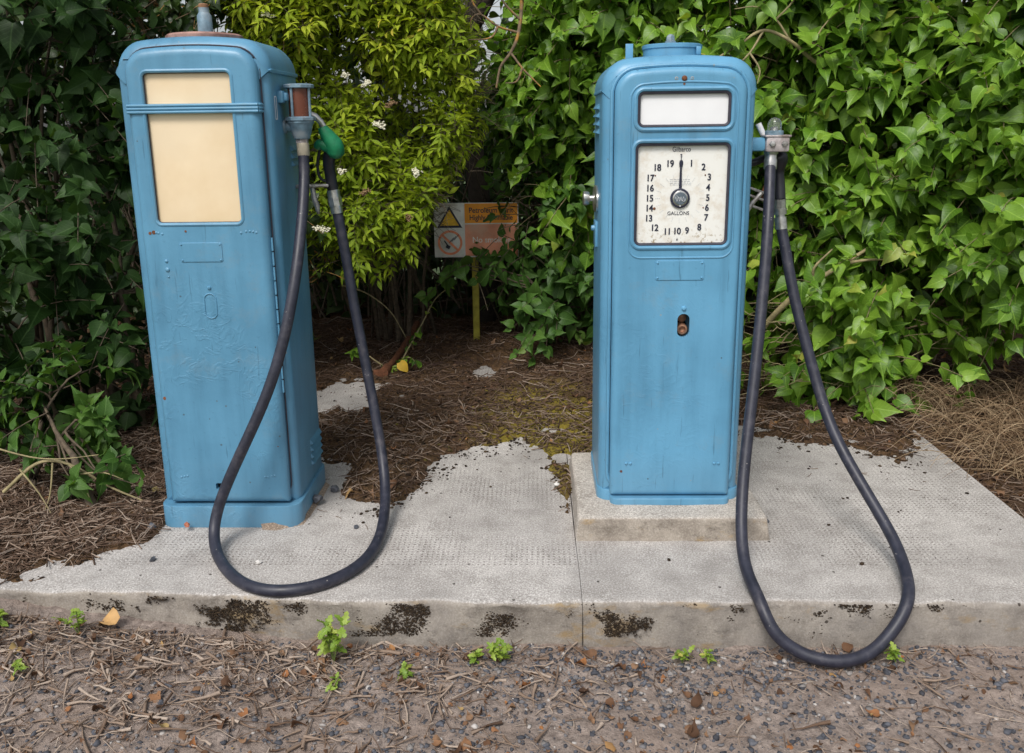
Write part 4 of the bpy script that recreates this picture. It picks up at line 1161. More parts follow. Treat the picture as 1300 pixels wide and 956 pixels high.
# ------------------------------------------------------------------ shrubs and trees
G1 = 'leafy shrubs around the pumps'
shrub('lilac_shrub', 'dense broad-leaved shrub filling the space beyond the right-hand hose', 'shrub', (2.2, 5.6, 0),
      [(2.15, 5.25, 1.35, .85, .65, .70), (1.55, 5.45, 1.85, .72, .65, .60), (2.75, 4.95, 1.75, .75, .72, .75), (1.95, 5.0, .70, .52, .42, .42), (2.35, 5.3, 2.45, 1.0, .75, .55), (1.80, 4.86, .36, .33, .24, .26), (1.15, 5.4, 1.45, .42, .45, .42), (2.55, 4.75, 1.05, .55, .5, .45), (1.12, 5.0, .50, .16, .14, .14)], 1330, 11, 'lilac', group=G1, stems=40, size=.122, L=.42, heads=34, droop=.62, holes=.475, barkm='palebark')
shrub('lilac_shrub', 'broad-leaved shrub directly behind and above the dial pump', 'shrub', (.75, 6.3, 0),
      [(.62, 5.75, 2.15, .62, .5, .45), (.25, 6.05, 1.78, .42, .40, .50), (1.1, 5.9, 2.35, .5, .5, .4), (.46, 5.85, 1.2, .36, .4, .36), (.6, 6.0, 1.6, .6, .5, .5)], 620, 12, 'lilac', group=G1, stems=26, size=.122, L=.42, heads=12, droop=.62, holes=.475, barkm='palebark', keep=lambda p: ~((p[:, 0] < .0) & (p[:, 2] > .55) & (p[:, 2] < 1.22) & (p[:, 1] < 6.0)))
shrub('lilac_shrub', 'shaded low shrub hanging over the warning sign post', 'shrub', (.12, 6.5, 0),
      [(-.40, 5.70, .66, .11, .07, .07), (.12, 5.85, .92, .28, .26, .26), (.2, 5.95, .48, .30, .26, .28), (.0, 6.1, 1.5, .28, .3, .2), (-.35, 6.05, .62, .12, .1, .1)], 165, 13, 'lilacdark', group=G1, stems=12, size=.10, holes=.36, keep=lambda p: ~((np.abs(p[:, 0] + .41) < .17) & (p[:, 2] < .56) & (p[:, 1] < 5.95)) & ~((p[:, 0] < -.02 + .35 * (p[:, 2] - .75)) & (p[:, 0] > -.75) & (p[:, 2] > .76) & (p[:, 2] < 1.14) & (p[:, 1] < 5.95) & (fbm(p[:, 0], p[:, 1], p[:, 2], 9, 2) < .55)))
shrub('lilac_shrub', 'large-leaved shade-darkened shrub at the left edge beside the cream-window pump', 'shrub', (-2.5, 4.6, 0),
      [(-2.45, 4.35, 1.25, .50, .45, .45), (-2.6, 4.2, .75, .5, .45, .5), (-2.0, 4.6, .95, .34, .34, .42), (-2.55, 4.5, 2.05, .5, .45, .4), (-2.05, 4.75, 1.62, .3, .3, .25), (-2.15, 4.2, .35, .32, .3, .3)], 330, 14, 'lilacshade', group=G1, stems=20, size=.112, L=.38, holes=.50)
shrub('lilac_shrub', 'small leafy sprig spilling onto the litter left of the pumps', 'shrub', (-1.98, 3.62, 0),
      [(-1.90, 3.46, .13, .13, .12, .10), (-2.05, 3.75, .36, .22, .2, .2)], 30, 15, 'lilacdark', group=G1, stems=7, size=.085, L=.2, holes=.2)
shrub('dark_shrub', 'dark bare-twigged shrub rising behind the cream-window pump', 'shrub', (-1.9, 5.9, 0),
      [(-1.9, 5.5, 1.75, .7, .5, .5), (-1.75, 5.4, 2.3, .7, .5, .35), (-1.7, 5.3, .95, .5, .45, .5)], 300, 16, 'backleaf', group=G1, stems=40, size=.075, barkm='lichen', holes=.47)

# elder: compound leaves and flat cream flower heads
def elder(seed=21):
    rng = np.random.default_rng(seed)
    base = (-1.0, 5.9, 0)
    root = thing('elder_shrub', base, 'yellow-green flowering elder between the two pumps', 'shrub', G1)
    blobs = [(-1.05, 5.25, 1.85, .50, .45, .50), (-.78, 5.10, 1.40, .38, .36, .36), (-1.15, 5.2, 2.35, .62, .45, .42), (-.95, 5.2, 1.05, .33, .3, .25), (-1.35, 5.3, 1.45, .32, .34, .45), (-.55, 5.3, 1.62, .26, .3, .28), (-.62, 5.25, 2.12, .34, .34, .26)]
    P, O = blob_shoots(rng, blobs, 1450, .4, .7, .49)
    n = len(P)
    s = unit(O * .8 + A([0, 0, .15]) + rng.normal(size=(n, 3)) * .5)
    pos, d, u, sz, rn = [], [], [], [], []
    tone = rng.random(n)
    rach = []
    for lf in range(4):                                   # four compound leaves on each shoot
        ax = unit(s * .6 + rng.normal(size=(n, 3)) * .7 + A([0, 0, .1]))
        L = rng.uniform(.11, .17, n)
        st = P + s * (lf * .035)
        sd = unit(np.cross(ax, unit(A([0, 0, 1.]) + O * .5 + rng.normal(size=(n, 3)) * .15)))
        nrm = np.cross(sd, ax)
        rach.append(np.stack([st, st + ax * L[:, None] * .5 + A([0, 0, .006]), st + ax * L[:, None]], 1))
        for f, sg in ((.45, -1), (.45, 1), (.78, -1), (.78, 1), (1., 0)):
            b0 = st + ax * (L * f)[:, None]
            dd = unit(ax * (.55 if sg else 1.) + sd * sg * .85 + A([0, 0, -.14]) + rng.normal(size=(n, 3)) * .20)
            pos.append(b0); d.append(dd); u.append(unit(nrm + rng.normal(size=(n, 3)) * .2)); sz.append(rng.uniform(.040, .074, n)); rn.append(np.clip(tone * .6 + rng.random(n) * .38, 0, 1))
    pos, d, u, sz, rn = map(np.concatenate, (pos, d, u, sz, rn))
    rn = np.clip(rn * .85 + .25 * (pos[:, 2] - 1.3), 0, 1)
    lim = np.where(pos[:, 2] < 1.45, -.36 - (1.45 - pos[:, 2]) * .62, -.34 - np.maximum(pos[:, 2] - 1.7, 0) * .12) + (fbm(pos[:, 0], pos[:, 1], pos[:, 2], 6, 2) - .5) * .22
    ok = (pos[:, 0] < lim) & outside_pumps(pos)
    pos, d, u, sz, rn = pos[ok], d[ok], u[ok], sz[ok], rn[ok]
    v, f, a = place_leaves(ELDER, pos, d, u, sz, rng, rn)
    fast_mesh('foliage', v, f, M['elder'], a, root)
    v1, f1, _ = many_tubes(np.concatenate(rach), .0018, .001, 3)
    j = rng.choice(n, 14, replace=False)
    roots = A(base) + A([0, .35, 0]) + rng.normal(size=(14, 3)) * A([.14, .12, 0]); roots[:, 2] = 0
    main = branch_paths(rng, roots, P[j])
    v2, f2, _ = many_tubes(main, rng.uniform(.010, .020, 14), .004, 6)
    v = np.concatenate([v1, v2]); f = np.concatenate([f1, f2 + len(v1)])
    fast_mesh('branches', v, f, M['bark'], None, root)
    # flower heads: many tiny florets on a shallow dish
    tv = A([(-1, 0, 0), (0, -1, 0), (1, 0, 0), (0, 1, 0), (0, 0, .6), (0, 0, -.6)]); tf = A([(0, 1, 4), (1, 2, 4), (2, 3, 4), (3, 0, 4), (1, 0, 5), (2, 1, 5), (3, 2, 5), (0, 3, 5)])
    spots = [(-1.385, 4.87, 2.105, 0), (-.985, 4.80, 1.80, 0), (-.86, 4.72, 1.755, 0), (-1.09, 4.76, 1.50, 0), (-1.02, 4.74, 1.31, 0), (-1.31, 4.9, 1.17, 0), (-.82, 4.78, 1.55, 0), (-.64, 4.86, 1.30, 0), (-.90, 4.74, 1.20, 1), (-1.36, 4.9, 1.76, 1), (-.70, 4.92, 1.05, 1), (-.75, 4.80, 1.66, 1), (-1.16, 4.80, 1.00, 0)]
    for q, (x, y, z, old) in enumerate(spots):
        y -= .13; z += (1.55 - z) * .027; x *= .973
        m = int(rng.uniform(40, 85))
        wid = rng.uniform(.75, 1.1) * (.75 if q % 3 else 1)
        r = .038 * np.sqrt(rng.random(m)) * wid; a = rng.random(m) * 2 * np.pi
        lob = .8 + .5 * np.sin(a * 2.5 + q * 2.1)
        c = np.stack([x + r * np.cos(a) * lob, y - .02 + r * np.sin(a) * lob, z + .010 + rng.normal(size=m) * .005], 1)
        c[:, 2] += (c[:, 1] - y) * (.25 + .1 * (q % 4)) + (c[:, 0] - x) * (.2 * ((q * 7) % 3 - 1))
        k = rng.uniform(.005, .0085, m)
        v = (c[:, None] + tv[None] * k[:, None, None]).reshape(-1, 3)
        f = (tf[None] + (np.arange(m) * 6)[:, None, None]).reshape(-1, 3)
        o = fast_mesh('flower_cluster', v, f, M['oldflower' if old else 'flower'], None, root, False)
        if old: o['label'] = 'browned spent flower cluster'
    return root
elder()

# deep thicket behind everything (one mass)
rng = np.random.default_rng(31)
nL = 26000
x = rng.uniform(-5.5, 5.8, nL); z = 3.6 * rng.random(nL); y = 6.9 + 1.7 * rng.random(nL) + .25 * x * x / 30
dens = fbm(x, y * .6, z, 2.2, 3)
thin = sstep(1.45, 1.75, z) * (.14 + .18 * np.exp(-((x + .6) / .9) ** 2) + .12 * np.exp(-((x - 1.5) / .6) ** 2) + .10 * np.exp(-((x + 2.3) / .6) ** 2))
keep = dens > .34 + thin
pos = np.stack([x, y, z], 1)[keep]
d = unit(rng.normal(size=pos.shape) + A([0, -.3, -.4])); u = unit(rng.normal(size=pos.shape) + A([0, -.6, .6]))
v, f, a = place_leaves(LILAC, pos, d, u, rng.uniform(.09, .17, len(pos)), rng)
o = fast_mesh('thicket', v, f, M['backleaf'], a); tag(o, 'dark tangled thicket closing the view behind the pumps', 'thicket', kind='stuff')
# tangle of thin stems in front of the thicket
rng = np.random.default_rng(32)
nb = 420
a0 = np.stack([rng.uniform(-3.2, 3.4, nb), rng.uniform(6.3, 7.4, nb), rng.uniform(0, .3, nb)], 1)
b0 = a0 + rng.normal(size=(nb, 3)) * A([.6, .3, .3]) + A([0, 0, 1.]) * rng.uniform(.5, 2.3, nb)[:, None]
sel = ~((np.abs((a0[:, 0] + b0[:, 0]) / 2 + .35) < .5) & (a0[:, 1] < 6.6)); a0, b0 = a0[sel], b0[sel]; nb = len(a0)
v, f, _ = many_tubes(branch_paths(rng, a0, b0, 8, .3), rng.uniform(.004, .011, nb), .002, 5)
o = fast_mesh('undergrowth', v, f, M['bark']); tag(o, 'tangle of thin brown stems in the shade under the shrubs', 'undergrowth', kind='stuff')

# tree standing behind, crown overhead
TR = thing('tree', (-.42, 6.9, 0), 'dark-trunked tree behind the elder with its crown overhead', 'tree')
b = MB()
b.add(*tube(smooth_path(catmull([(-.42, 6.9, -.05), (-.40, 6.85, .6), (-.46, 6.8, 1.3), (-.52, 6.75, 2.0), (-.36, 6.75, 2.6), (-.2, 6.8, 3.6)], 5), 2), np.linspace(.10, .045, 26), 12))
b.add(*tube(catmull([(-.5, 6.76, 1.75), (-.75, 6.6, 2.3), (-1.1, 6.4, 3.0)], 5), np.linspace(.05, .02, 11), 8)); b.add(*tube(catmull([(-.45, 6.76, 2.2), (-.1, 6.5, 2.7), (.5, 6.2, 3.2)], 5), np.linspace(.045, .02, 11), 8))
b.build('trunk', M['barkdark'], TR, smooth=70)
rng = np.random.default_rng(33)
P, O = blob_shoots(rng, [(-1.6, 6.3, 3.1, 1.3, 1.2, .55), (.9, 6.6, 3.4, 1.2, 1.0, .4), (2.2, 6.3, 3.3, 1.2, 1.2, .55), (-3.2, 5.0, 2.95, 1.2, 1.3, .5)], 1100, .2, 0.)
pos, d, u, sz, path, rn = shoots_to_leaves(rng, P, O, .4, 4, .11)
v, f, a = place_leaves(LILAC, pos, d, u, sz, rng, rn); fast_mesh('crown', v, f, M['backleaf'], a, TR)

# ------------------------------------------------------------------ bare branches
def branchy(name, label, cat, trunk, subs, mat, r0=.011):
    root = thing(name, tuple(trunk[0]), label, cat)
    b = MB(); p = catmull(trunk, 5); b.add(*tube(p, np.linspace(r0, r0 * .45, len(p)), 8))
    b.build('main_stem', mat, root, smooth=70)
    b = MB()
    for s_ in subs:
        p = catmull(s_, 4); b.add(*tube(p, np.linspace(r0 * .55, r0 * .2, len(p)), 6))
    b.build('side_twigs', mat, root, smooth=70)
    return root
branchy('bare_branch', 'bare twisting branch crusted with orange lichen at the top', 'branch',
        [(-.02, 5.2, 2.62), (-.06, 5.15, 2.30), (-.085, 5.12, 2.05), (-.13, 5.1, 1.93), (-.19, 5.1, 1.85), (-.215, 5.1, 1.74)],
        [[(-.09, 5.12, 2.03), (-.2, 5.08, 2.06), (-.29, 5.06, 2.12), (-.34, 5.05, 2.10), (-.345, 5.05, 2.04)], [(-.29, 5.06, 2.12), (-.335, 5.05, 2.19), (-.33, 5.05, 2.28)],
         [(-.13, 5.1, 1.92), (-.07, 5.06, 1.84), (-.01, 5.05, 1.78), (.03, 5.04, 1.74)], [(-.07, 5.06, 1.84), (-.10, 5.03, 1.77), (-.16, 5.0, 1.76)], [(-.085, 5.12, 2.1), (-.18, 5.1, 2.2), (-.22, 5.1, 2.3)],
         [(-.07, 5.12, 2.2), (.02, 5.1, 2.24), (.1, 5.08, 2.34)], [(-.2, 5.08, 2.06), (-.24, 5.06, 2.0), (-.36, 5.05, 1.99)]], M['lichen'], .013)
branchy('bare_branch', 'pale leafless branch curling out above the right pump roof', 'branch',
        [(1.55, 4.9, 1.78), (1.42, 4.85, 1.86), (1.30, 4.8, 1.94), (1.16, 4.78, 1.99), (1.03, 4.75, 1.92), (.93, 4.73, 1.86)],
        [[(1.3, 4.8, 1.94), (1.22, 4.78, 2.04), (1.12, 4.76, 2.10), (1.0, 4.74, 2.09)], [(1.16, 4.78, 1.99), (1.09, 4.76, 1.88), (1.0, 4.74, 1.80), (.95, 4.72, 1.79)], [(1.42, 4.85, 1.86), (1.46, 4.8, 2.0), (1.58, 4.78, 2.12)], [(1.22, 4.8, 2.04), (1.3, 4.78, 2.13), (1.34, 4.76, 2.25)], [(1.09, 4.76, 1.88), (1.14, 4.74, 1.80), (1.13, 4.73, 1.73)]], M['vine'], .012)
branchy('bare_branch', 'thick bare limb slanting up behind the right-hand hose', 'branch',
        [(1.22, 4.85, .38), (1.34, 4.7, .60), (1.46, 4.64, .72), (1.60, 4.62, .82), (1.74, 4.65, .90)],
        [[(1.46, 4.64, .72), (1.44, 4.6, .80), (1.52, 4.58, .9)], [(1.60, 4.62, .82), (1.72, 4.6, .84), (1.84, 4.6, .84)]], M['vine'], .019)
branchy('bare_branch', 'pale dead twigs fanning low at the left picture edge', 'branch',
        [(-2.2, 3.35, .10), (-2.05, 3.36, .22), (-1.93, 3.38, .21), (-1.78, 3.4, .10), (-1.66, 3.42, .03)],
        [[(-2.12, 3.35, .2), (-2.04, 3.33, .10), (-1.99, 3.32, .0)], [(-1.93, 3.38, .21), (-1.88, 3.36, .16), (-1.84, 3.34, .08)], [(-2.25, 3.36, .3), (-2.08, 3.36, .25), (-1.95, 3.36, .24), (-1.8, 3.38, .25)], [(-1.99, 3.37, .22), (-2.0, 3.34, .1), (-2.03, 3.33, .02)], [(-1.88, 3.37, .17), (-1.78, 3.36, .18), (-1.7, 3.36, .15)]], M['vine'], .008)
rng = np.random.default_rng(41)
nb = 70
a0 = np.stack([rng.uniform(1.0, 1.9, nb), rng.uniform(4.65, 5.1, nb), rng.uniform(.05, .55, nb)], 1)
b0 = a0 + np.stack([rng.normal(size=nb) * .35, -.1 * rng.random(nb), rng.normal(size=nb) * .16], 1); b0[:, 2] = np.maximum(b0[:, 2], .03)
v, f, _ = many_tubes(branch_paths(rng, a0, b0, 9, .45), rng.uniform(.0025, .005, nb), .0015, 5)
o = fast_mesh('dry_vines', v, f, M['vine']); tag(o, 'loose dry vine stems tangled at the foot of the right shrub', 'vines', kind='stuff')

# ------------------------------------------------------------------ litter, gravel, moss, straw
def lying(hf, rng, x, y, length, lift=.004, K=4, bend=.12, tilt=.10):
    n = len(x); a = rng.random(n) * 2 * np.pi
    t = np.linspace(-.5, .5, K)
    dirv = np.stack([np.cos(a), np.sin(a)], 1); per = np.stack([-np.sin(a), np.cos(a)], 1)
    bd = rng.normal(size=n) * bend
    px = x[:, None] + dirv[:, :1] * t * length[:, None] + per[:, :1] * (bd * length)[:, None] * (4 * t * t)[None]
    py = y[:, None] + dirv[:, 1:] * t * length[:, None] + per[:, 1:] * (bd * length)[:, None] * (4 * t * t)[None]
    hz = hf(px, py); h = np.maximum(hz, np.median(hz, 1)[:, None] - .01) + lift + rng.random(n)[:, None] * .012
    h = h + t[None] * (rng.normal(size=n) * tilt * length)[:, None]
    return np.stack([px, py, h], -1)

def any_h(x, y):
    """height of the visible surface: slab top or earth"""
    r = rear_h(x, y)
    on_slab = (x < 1.927) & (y > 2.67)
    f = front_h(x, y)
    return np.where(y < 2.66, f, np.where(on_slab, np.maximum(r, 0), r))

rng = np.random.default_rng(51)
# front verge twigs, thicker on the left
n = 13000
x = rng.uniform(-2.6, 2.6, n); y = 2.64 - 1.0 * rng.random(n) ** 1.2
w = .26 + .74 * sstep(.3, -1.2, x); w *= .35 + 1.2 * fbm(x, y, 0, 3, 2)
k = rng.random(n) < w; x, y = x[k], y[k]
k = rng.random(len(x)) < .25 + .75 * sstep(2.0, 2.5, y); x, y = x[k], y[k]
L = .015 + .12 * rng.random(len(x)) ** 3.2
p1 = lying(front_h, rng, x, y, L, bend=.045)
t1 = many_tubes(p1, .0009 + L * .008 + .0045 * rng.random(len(x)) ** 7, .0008, 5, rng.random(len(x)) ** .75)
# rear litter
n = 46000
x = np.concatenate([rng.uniform(-3.2, 3.4, n), rng.uniform(-3.0, -1.3, 9000)]); y = np.concatenate([2.75 + 4.2 * rng.random(n), 2.75 + 1.6 * rng.random(9000)])
k = rear_h(x, y) > np.where(x > 1.935, -1, .002); x, y = x[k], y[k]
L = .02 + .17 * rng.random(len(x)) ** 3
p2 = lying(rear_h, rng, x, y, L, bend=.06)
rn2 = np.clip(rng.random(len(x)) ** 1.6 * np.where(y > 4.6, .6, .9), 0, 1)
t2 = many_tubes(p2, .0010 + L * .010 + .002 * rng.random(len(x)) ** 4, .0009, 5, rn2)
# strays on the slab
n = 130
x = rng.uniform(-1.4, 1.9, n); y = rng.uniform(2.8, 4.2, n); k = np.interp(x, BX, BY) - y < .55; x, y = x[k], y[k]
L = .01 + .05 * rng.random(len(x)) ** 2
p3 = lying(any_h, rng, x, y, L, .002); p3[..., 2] = np.maximum(p3[..., 2] * .3, .002)
t3 = many_tubes(p3, .0014, .0008, 4, rng.random(len(x)) * .6)
# bigger pale sticks and bark slivers
n = 1000
x = rng.uniform(-2.6, .3, n); y = 2.63 - .8 * rng.random(n) ** 1.3; k = rng.random(n) < .25 + .75 * sstep(.2, -1., x); x, y = x[k], y[k]
L = .03 + .10 * rng.random(len(x)) ** 1.6
p4 = lying(front_h, rng, x, y, L, .005, bend=.04); t4 = many_tubes(p4, .0025 + .0045 * rng.random(len(x)) ** 2, .0012, 5, .45 + .55 * rng.random(len(x)))
n = 900
x = rng.uniform(-2.9, 1.9, n); y = 2.8 + 3.2 * rng.random(n) ** 1.3; k = rear_h(x, y) > .003; x, y = x[k], y[k]
L = .05 + .22 * rng.random(len(x)) ** 1.8
p5 = lying(rear_h, rng, x, y, L, .012, bend=.07); p5 = p5[outside_pumps(p5[:, 1] + A([0, 0, .1]))]; t5 = many_tubes(p5, .0016 + .0028 * rng.random(len(p5)) ** 2, .001, 5, .5 + .5 * rng.random(len(p5)))
ok2 = outside_pumps(p2[:, 2] + A([0, 0, .1]))
parts_ = [t1, t2, t3, t4, t5]; off_ = np.cumsum([0] + [len(q[0]) for q in parts_])
v = np.concatenate([q[0] for q in parts_]); f = np.concatenate([q[1] + o_ for q, o_ in zip(parts_, off_)]); a = np.concatenate([q[2] for q in parts_])
o = fast_mesh('twig_litter', v, f, M['twig'], a); tag(o, 'dry brown twigs and wood fragments strewn over the earth', 'twigs', kind='stuff')

n = 42000
x = rng.uniform(-2.7, 2.7, n); y = 2.655 - 1.25 * rng.random(n)
w = .30 + 1.2 * np.exp(-((x - .35) / .65) ** 2) * sstep(2.2, 2.55, y) + .35 * fbm(x, y, 2, 5, 2)
k = rng.random(n) < w * .8; x, y = x[k], y[k]
s = .0022 + .0098 * rng.random(len(x)) ** 2.8
v, f, a = stones(rng, x, y, front_h(x, y) + s * .15, s, .7, None, 1, .30)
o = fast_mesh('gravel', v, f, M['gravel'], a, smooth=False); tag(o, 'loose grey gravel along the foot of the kerb', 'gravel', kind='stuff')

# dead leaves
n = 4600
x = rng.uniform(-3.0, 3.2, n); y = np.where(rng.random(n) < .45, rng.uniform(1.9, 2.64, n), rng.uniform(2.7, 6.6, n))
h = any_h(x, y)
k = (y < 2.64) & (rng.random(n) < .3 + .5 * (fbm(x, y, 0, 3, 2) > .50)) | (y > 2.75) & (rear_h(x, y) > .004) & (rng.random(n) < .55) | (x > 1.95)
x, y, h = x[k], y[k], h[k]
d = np.stack([rng.normal(size=len(x)), rng.normal(size=len(x)), rng.normal(size=len(x)) * .25], 1); u = np.stack([rng.normal(size=len(x)) * .35, rng.normal(size=len(x)) * .35, np.ones(len(x))], 1)
sz = np.where(y < 2.7, .010 + .035 * rng.random(len(x)) ** 3, .015 + .04 * rng.random(len(x)) ** 2)
v, f, a = place_leaves(DEAD, np.stack([x, y, h + .008], 1), d, u, sz, rng)
o = fast_mesh('fallen_leaves', v, f, M['deadleaf'], a); tag(o, 'curled rust-brown fallen leaves scattered on the ground', 'leaves', kind='stuff')

# moss: dark cushions on the kerb face and along the litter edge
xs_, ys_, zs_, ss_ = [], [], [], []
n = 170000
x = rng.uniform(-1.9, 1.85, n); z = rng.uniform(-.13, -.008, n)
q = .72 * fbm(x, z * 1.6, 0., 7, 3) + .28 * fbm(x, z, 2., 34, 3) - 1.0 * np.abs(z + .05) 
q += .08 * np.exp(-((x + .52) / .09) ** 2) + .07 * np.exp(-((x + .16) / .06) ** 2) + .05 * np.exp(-((x - .02) / .10) ** 2) + .03 * np.exp(-((x - 1.18) / .08) ** 2) + .03 * np.exp(-((x - 1.6) / .08) ** 2) + .03 * np.exp(-((x + 1.38) / .08) ** 2)
q -= .05 * sstep(.25, .6, x) + .035 * sstep(-.75, -1.1, x)
k = rng.random(n) < np.clip((q - .515) * 2.4, 0, .42)
xs_.append(x[k]); ys_.append(2.666 + .085 * np.clip((-.62 - x[k]) / 1.3, 0, 1.6) * .98); zs_.append(z[k]); ss_.append(.0012 + .0042 * rng.random(k.sum()) ** 2.4)
n = 30000
x = rng.uniform(-1.5, 1.93, n); y = rng.uniform(2.9, 4.7, n)
e = y - np.interp(x, BX, BY)
k = (rng.random(n) < np.exp(-((e + .02) / .13) ** 2) * .9 * (fbm(x, y, 0, 12, 3) > .47) + .004)
k &= outside_pumps(np.stack([x, y, np.full(n, .1)], 1)) | ((x > .16) & (x < .9) & False)
x, y = x[k], y[k]
xs_.append(x); ys_.append(y); zs_.append(np.full(len(x), .002)); ss_.append(.0018 + .010 * rng.random(len(x)) ** 4)
# olive cushions over the mossy patch
n = 5000
x = rng.normal(size=n) * .22 + .03; y = rng.normal(size=n) * .42 + 4.35
hh = rear_h(x, y); k = (hh > .0) & (fbm(x, y, 3, 6, 3) > .46) & outside_pumps(np.stack([x, y, np.full(n, .1)], 1)); x, y, hh = x[k], y[k], hh[k]
n2_ = 9000
x2 = rng.uniform(-1.0, 1.9, n2_); y2 = rng.uniform(3.4, 5.0, n2_); h2 = rear_h(x2, y2); k2 = (h2 > 0) & (fbm(x2, y2, 7, 8, 3) > .52) & (rng.random(n2_) < np.clip(1.2 - (y2 - 3.5) / 1.4, 0, 1)) & outside_pumps(np.stack([x2, y2, np.full(n2_, .1)], 1))
x2, y2, h2 = x2[k2], y2[k2], h2[k2]
xs_.append(x2); ys_.append(y2); zs_.append(h2); ss_.append(.003 + .010 * rng.random(len(x2)) ** 2)
nm = sum(map(len, xs_))
xs_.append(x); ys_.append(y); zs_.append(hh); ss_.append(.004 + .010 * rng.random(len(x)) ** 2)
X = np.concatenate(xs_); rn = np.concatenate([rng.random(nm) * .62, .55 + .45 * rng.random(len(x))])
v, f, a = stones(rng, X, np.concatenate(ys_), np.concatenate(zs_), np.concatenate(ss_), .55, rn)
o = fast_mesh('moss', v, f, M['moss'], a); tag(o, 'dark and olive moss cushions on the concrete edges', 'moss', kind='stuff')

# crumbs of dark leaf mould
n = 60000
x = rng.uniform(-3.0, 3.0, n); y = 2.75 + 3.6 * rng.random(n) ** 1.25
hh = rear_h(x, y); k = (hh > np.where((x > 1.935) | ((rng.random(n) < .08) & (y > 4.3)), -1, -.001)); hh = np.where((x < 1.93), np.maximum(hh, 0), hh); k &= outside_pumps(np.stack([x, y, np.full(n, .1)], 1)); x, y, hh = x[k], y[k], hh[k]
s_ = .0022 + .0085 * rng.random(len(x)) ** 3
v, f, a = stones(rng, x, y, hh + s_ * .2, s_, .6, None, 1, .32)
o = fast_mesh('soil_crumbs', v, f, M['crumb'], a, smooth=False); tag(o, 'dark crumbling leaf mould lying over the concrete behind the pumps', 'leaf mould', kind='stuff')

# dry straw on the right verge
n = 2600
x = 1.96 + 1.5 * rng.random(n); y = 3.75 + 1.15 * rng.random(n); k = rng.random(n) < sstep(0, .2, x - 1.93) * .8 + .2; x, y = x[k], y[k]
L = .10 + .32 * rng.random(len(x)); K = 7; t = np.linspace(0, 1, K)
a = rng.normal(size=len(x)) * .9 - 1.9; rise = rng.uniform(.1, .75, len(x))
px = x[:, None] + np.cos(a)[:, None] * L[:, None] * t; py = y[:, None] + np.sin(a)[:, None] * L[:, None] * t * .9
base = rear_h(x, y)
pz = base[:, None] + rise[:, None] * L[:, None] * np.sin(t * 2.6)[None] * .7 + .02 * t
pz = np.maximum(pz, -.02 + .004 * rng.random(len(x))[:, None]); pz[:, :] = np.where((px < 1.93), np.maximum(pz, .004), pz)
v, f, at = many_tubes(np.stack([px, py, pz], -1), .0022, .0007, 4)
o = fast_mesh('dry_grass', v, f, M['straw'], at); tag(o, 'flattened straw-coloured dry grass on the right verge', 'grass', kind='stuff')

# ------------------------------------------------------------------ small single things
def pebble(label, x, y, z, s, mat, name='pebble', cat='pebble', flat=.65, seed=1, group='loose pebbles on the concrete'):
    r = np.random.default_rng(seed)
    v, f, _ = stones(r, A([0.]), A([0.]), A([0.]), A([s]), flat, sub=2)
    b = MB(); b.add(v + A([x, y, z + s * flat * .75]), [tuple(q) for q in f])
    tag(b.build(name, mat, None, smooth=25, origin=(x, y, z)), label, cat, group)
pebble('grey stone beside the left foot of the cream-window pump', -1.525, 3.19, .005, .024, M['stone'], 'stone', 'stone', seed=2)
pebble('flat dark stone off the right foot of the cream-window pump', -.885, 3.58, 0, .026, M['stone'], 'stone', 'stone', seed=3)
pebble('black pebble touching the right skirt of the cream-window pump', -.925, 3.44, .02, .022, M['stone'], seed=4)
pebble('white chip inside the loop of the left hose', -1.02, 2.93, 0, .011, M['whitestone'], seed=5)
pebble('white pebble just left of the concrete plinth', .085, 3.63, .004, .016, M['whitestone'], seed=6)
pebble('dark pebble at the right foot of the concrete plinth', .905, 3.27, 0, .012, M['stone'], seed=7)
pebble('small grey pebble alone right of the left hose loop', -.72, 3.22, 0, .011, M['stone'], seed=8)
pebble('grey pebble left of the left hose loop near the kerb', -1.42, 2.95, 0, .013, M['stone'], seed=9)
pebble('red brick crumb at the front foot of the cream-window pump', -1.385, 3.195, .02, .014, M['brick'], 'brick_crumb', 'brick crumb', seed=10, group=None)

b = MB(); p = catmull([(-.955, 5.36, .045), (-.93, 5.6, .055), (-.90, 5.95, .09), (-.87, 6.3, .14)], 5)
PI_ = thing('rusty_pipe', (-.955, 5.36, 0), 'rusty iron pipe lying in the litter between the pumps', 'pipe')
b.add(*tube(p, .021, 12)); b.build('tube', M['rust'], PI_, smooth=60)
b = MB(); b.add(*lathe((-.957, 5.35, .045), (.1, 1, .03), [(-.03, .031), (.06, .034), (.07, .026)], 12)); b.add(*rbox((-1.0, 5.34, .035), (.05, .03, .045), .008)); b.build('end_fitting', M['rust'], PI_, smooth=40)
b = MB(); b.add(*rbox((-.62, 5.86, .012), (.34, .62, .05), .006, rz=.06)); tag(b.build('cover_plate', M['plate'], None, origin=(-.62, 5.86, 0)), 'flat red-brown cover slab half buried in litter', 'cover plate')
pv, pf, pa = place_leaves(DEAD[1:2], A([[.0, 0, 0]]), A([[1., .3, .1]]), A([[0, -.4, 1.]]), A([.1]), np.random.default_rng(1), A([1.]))

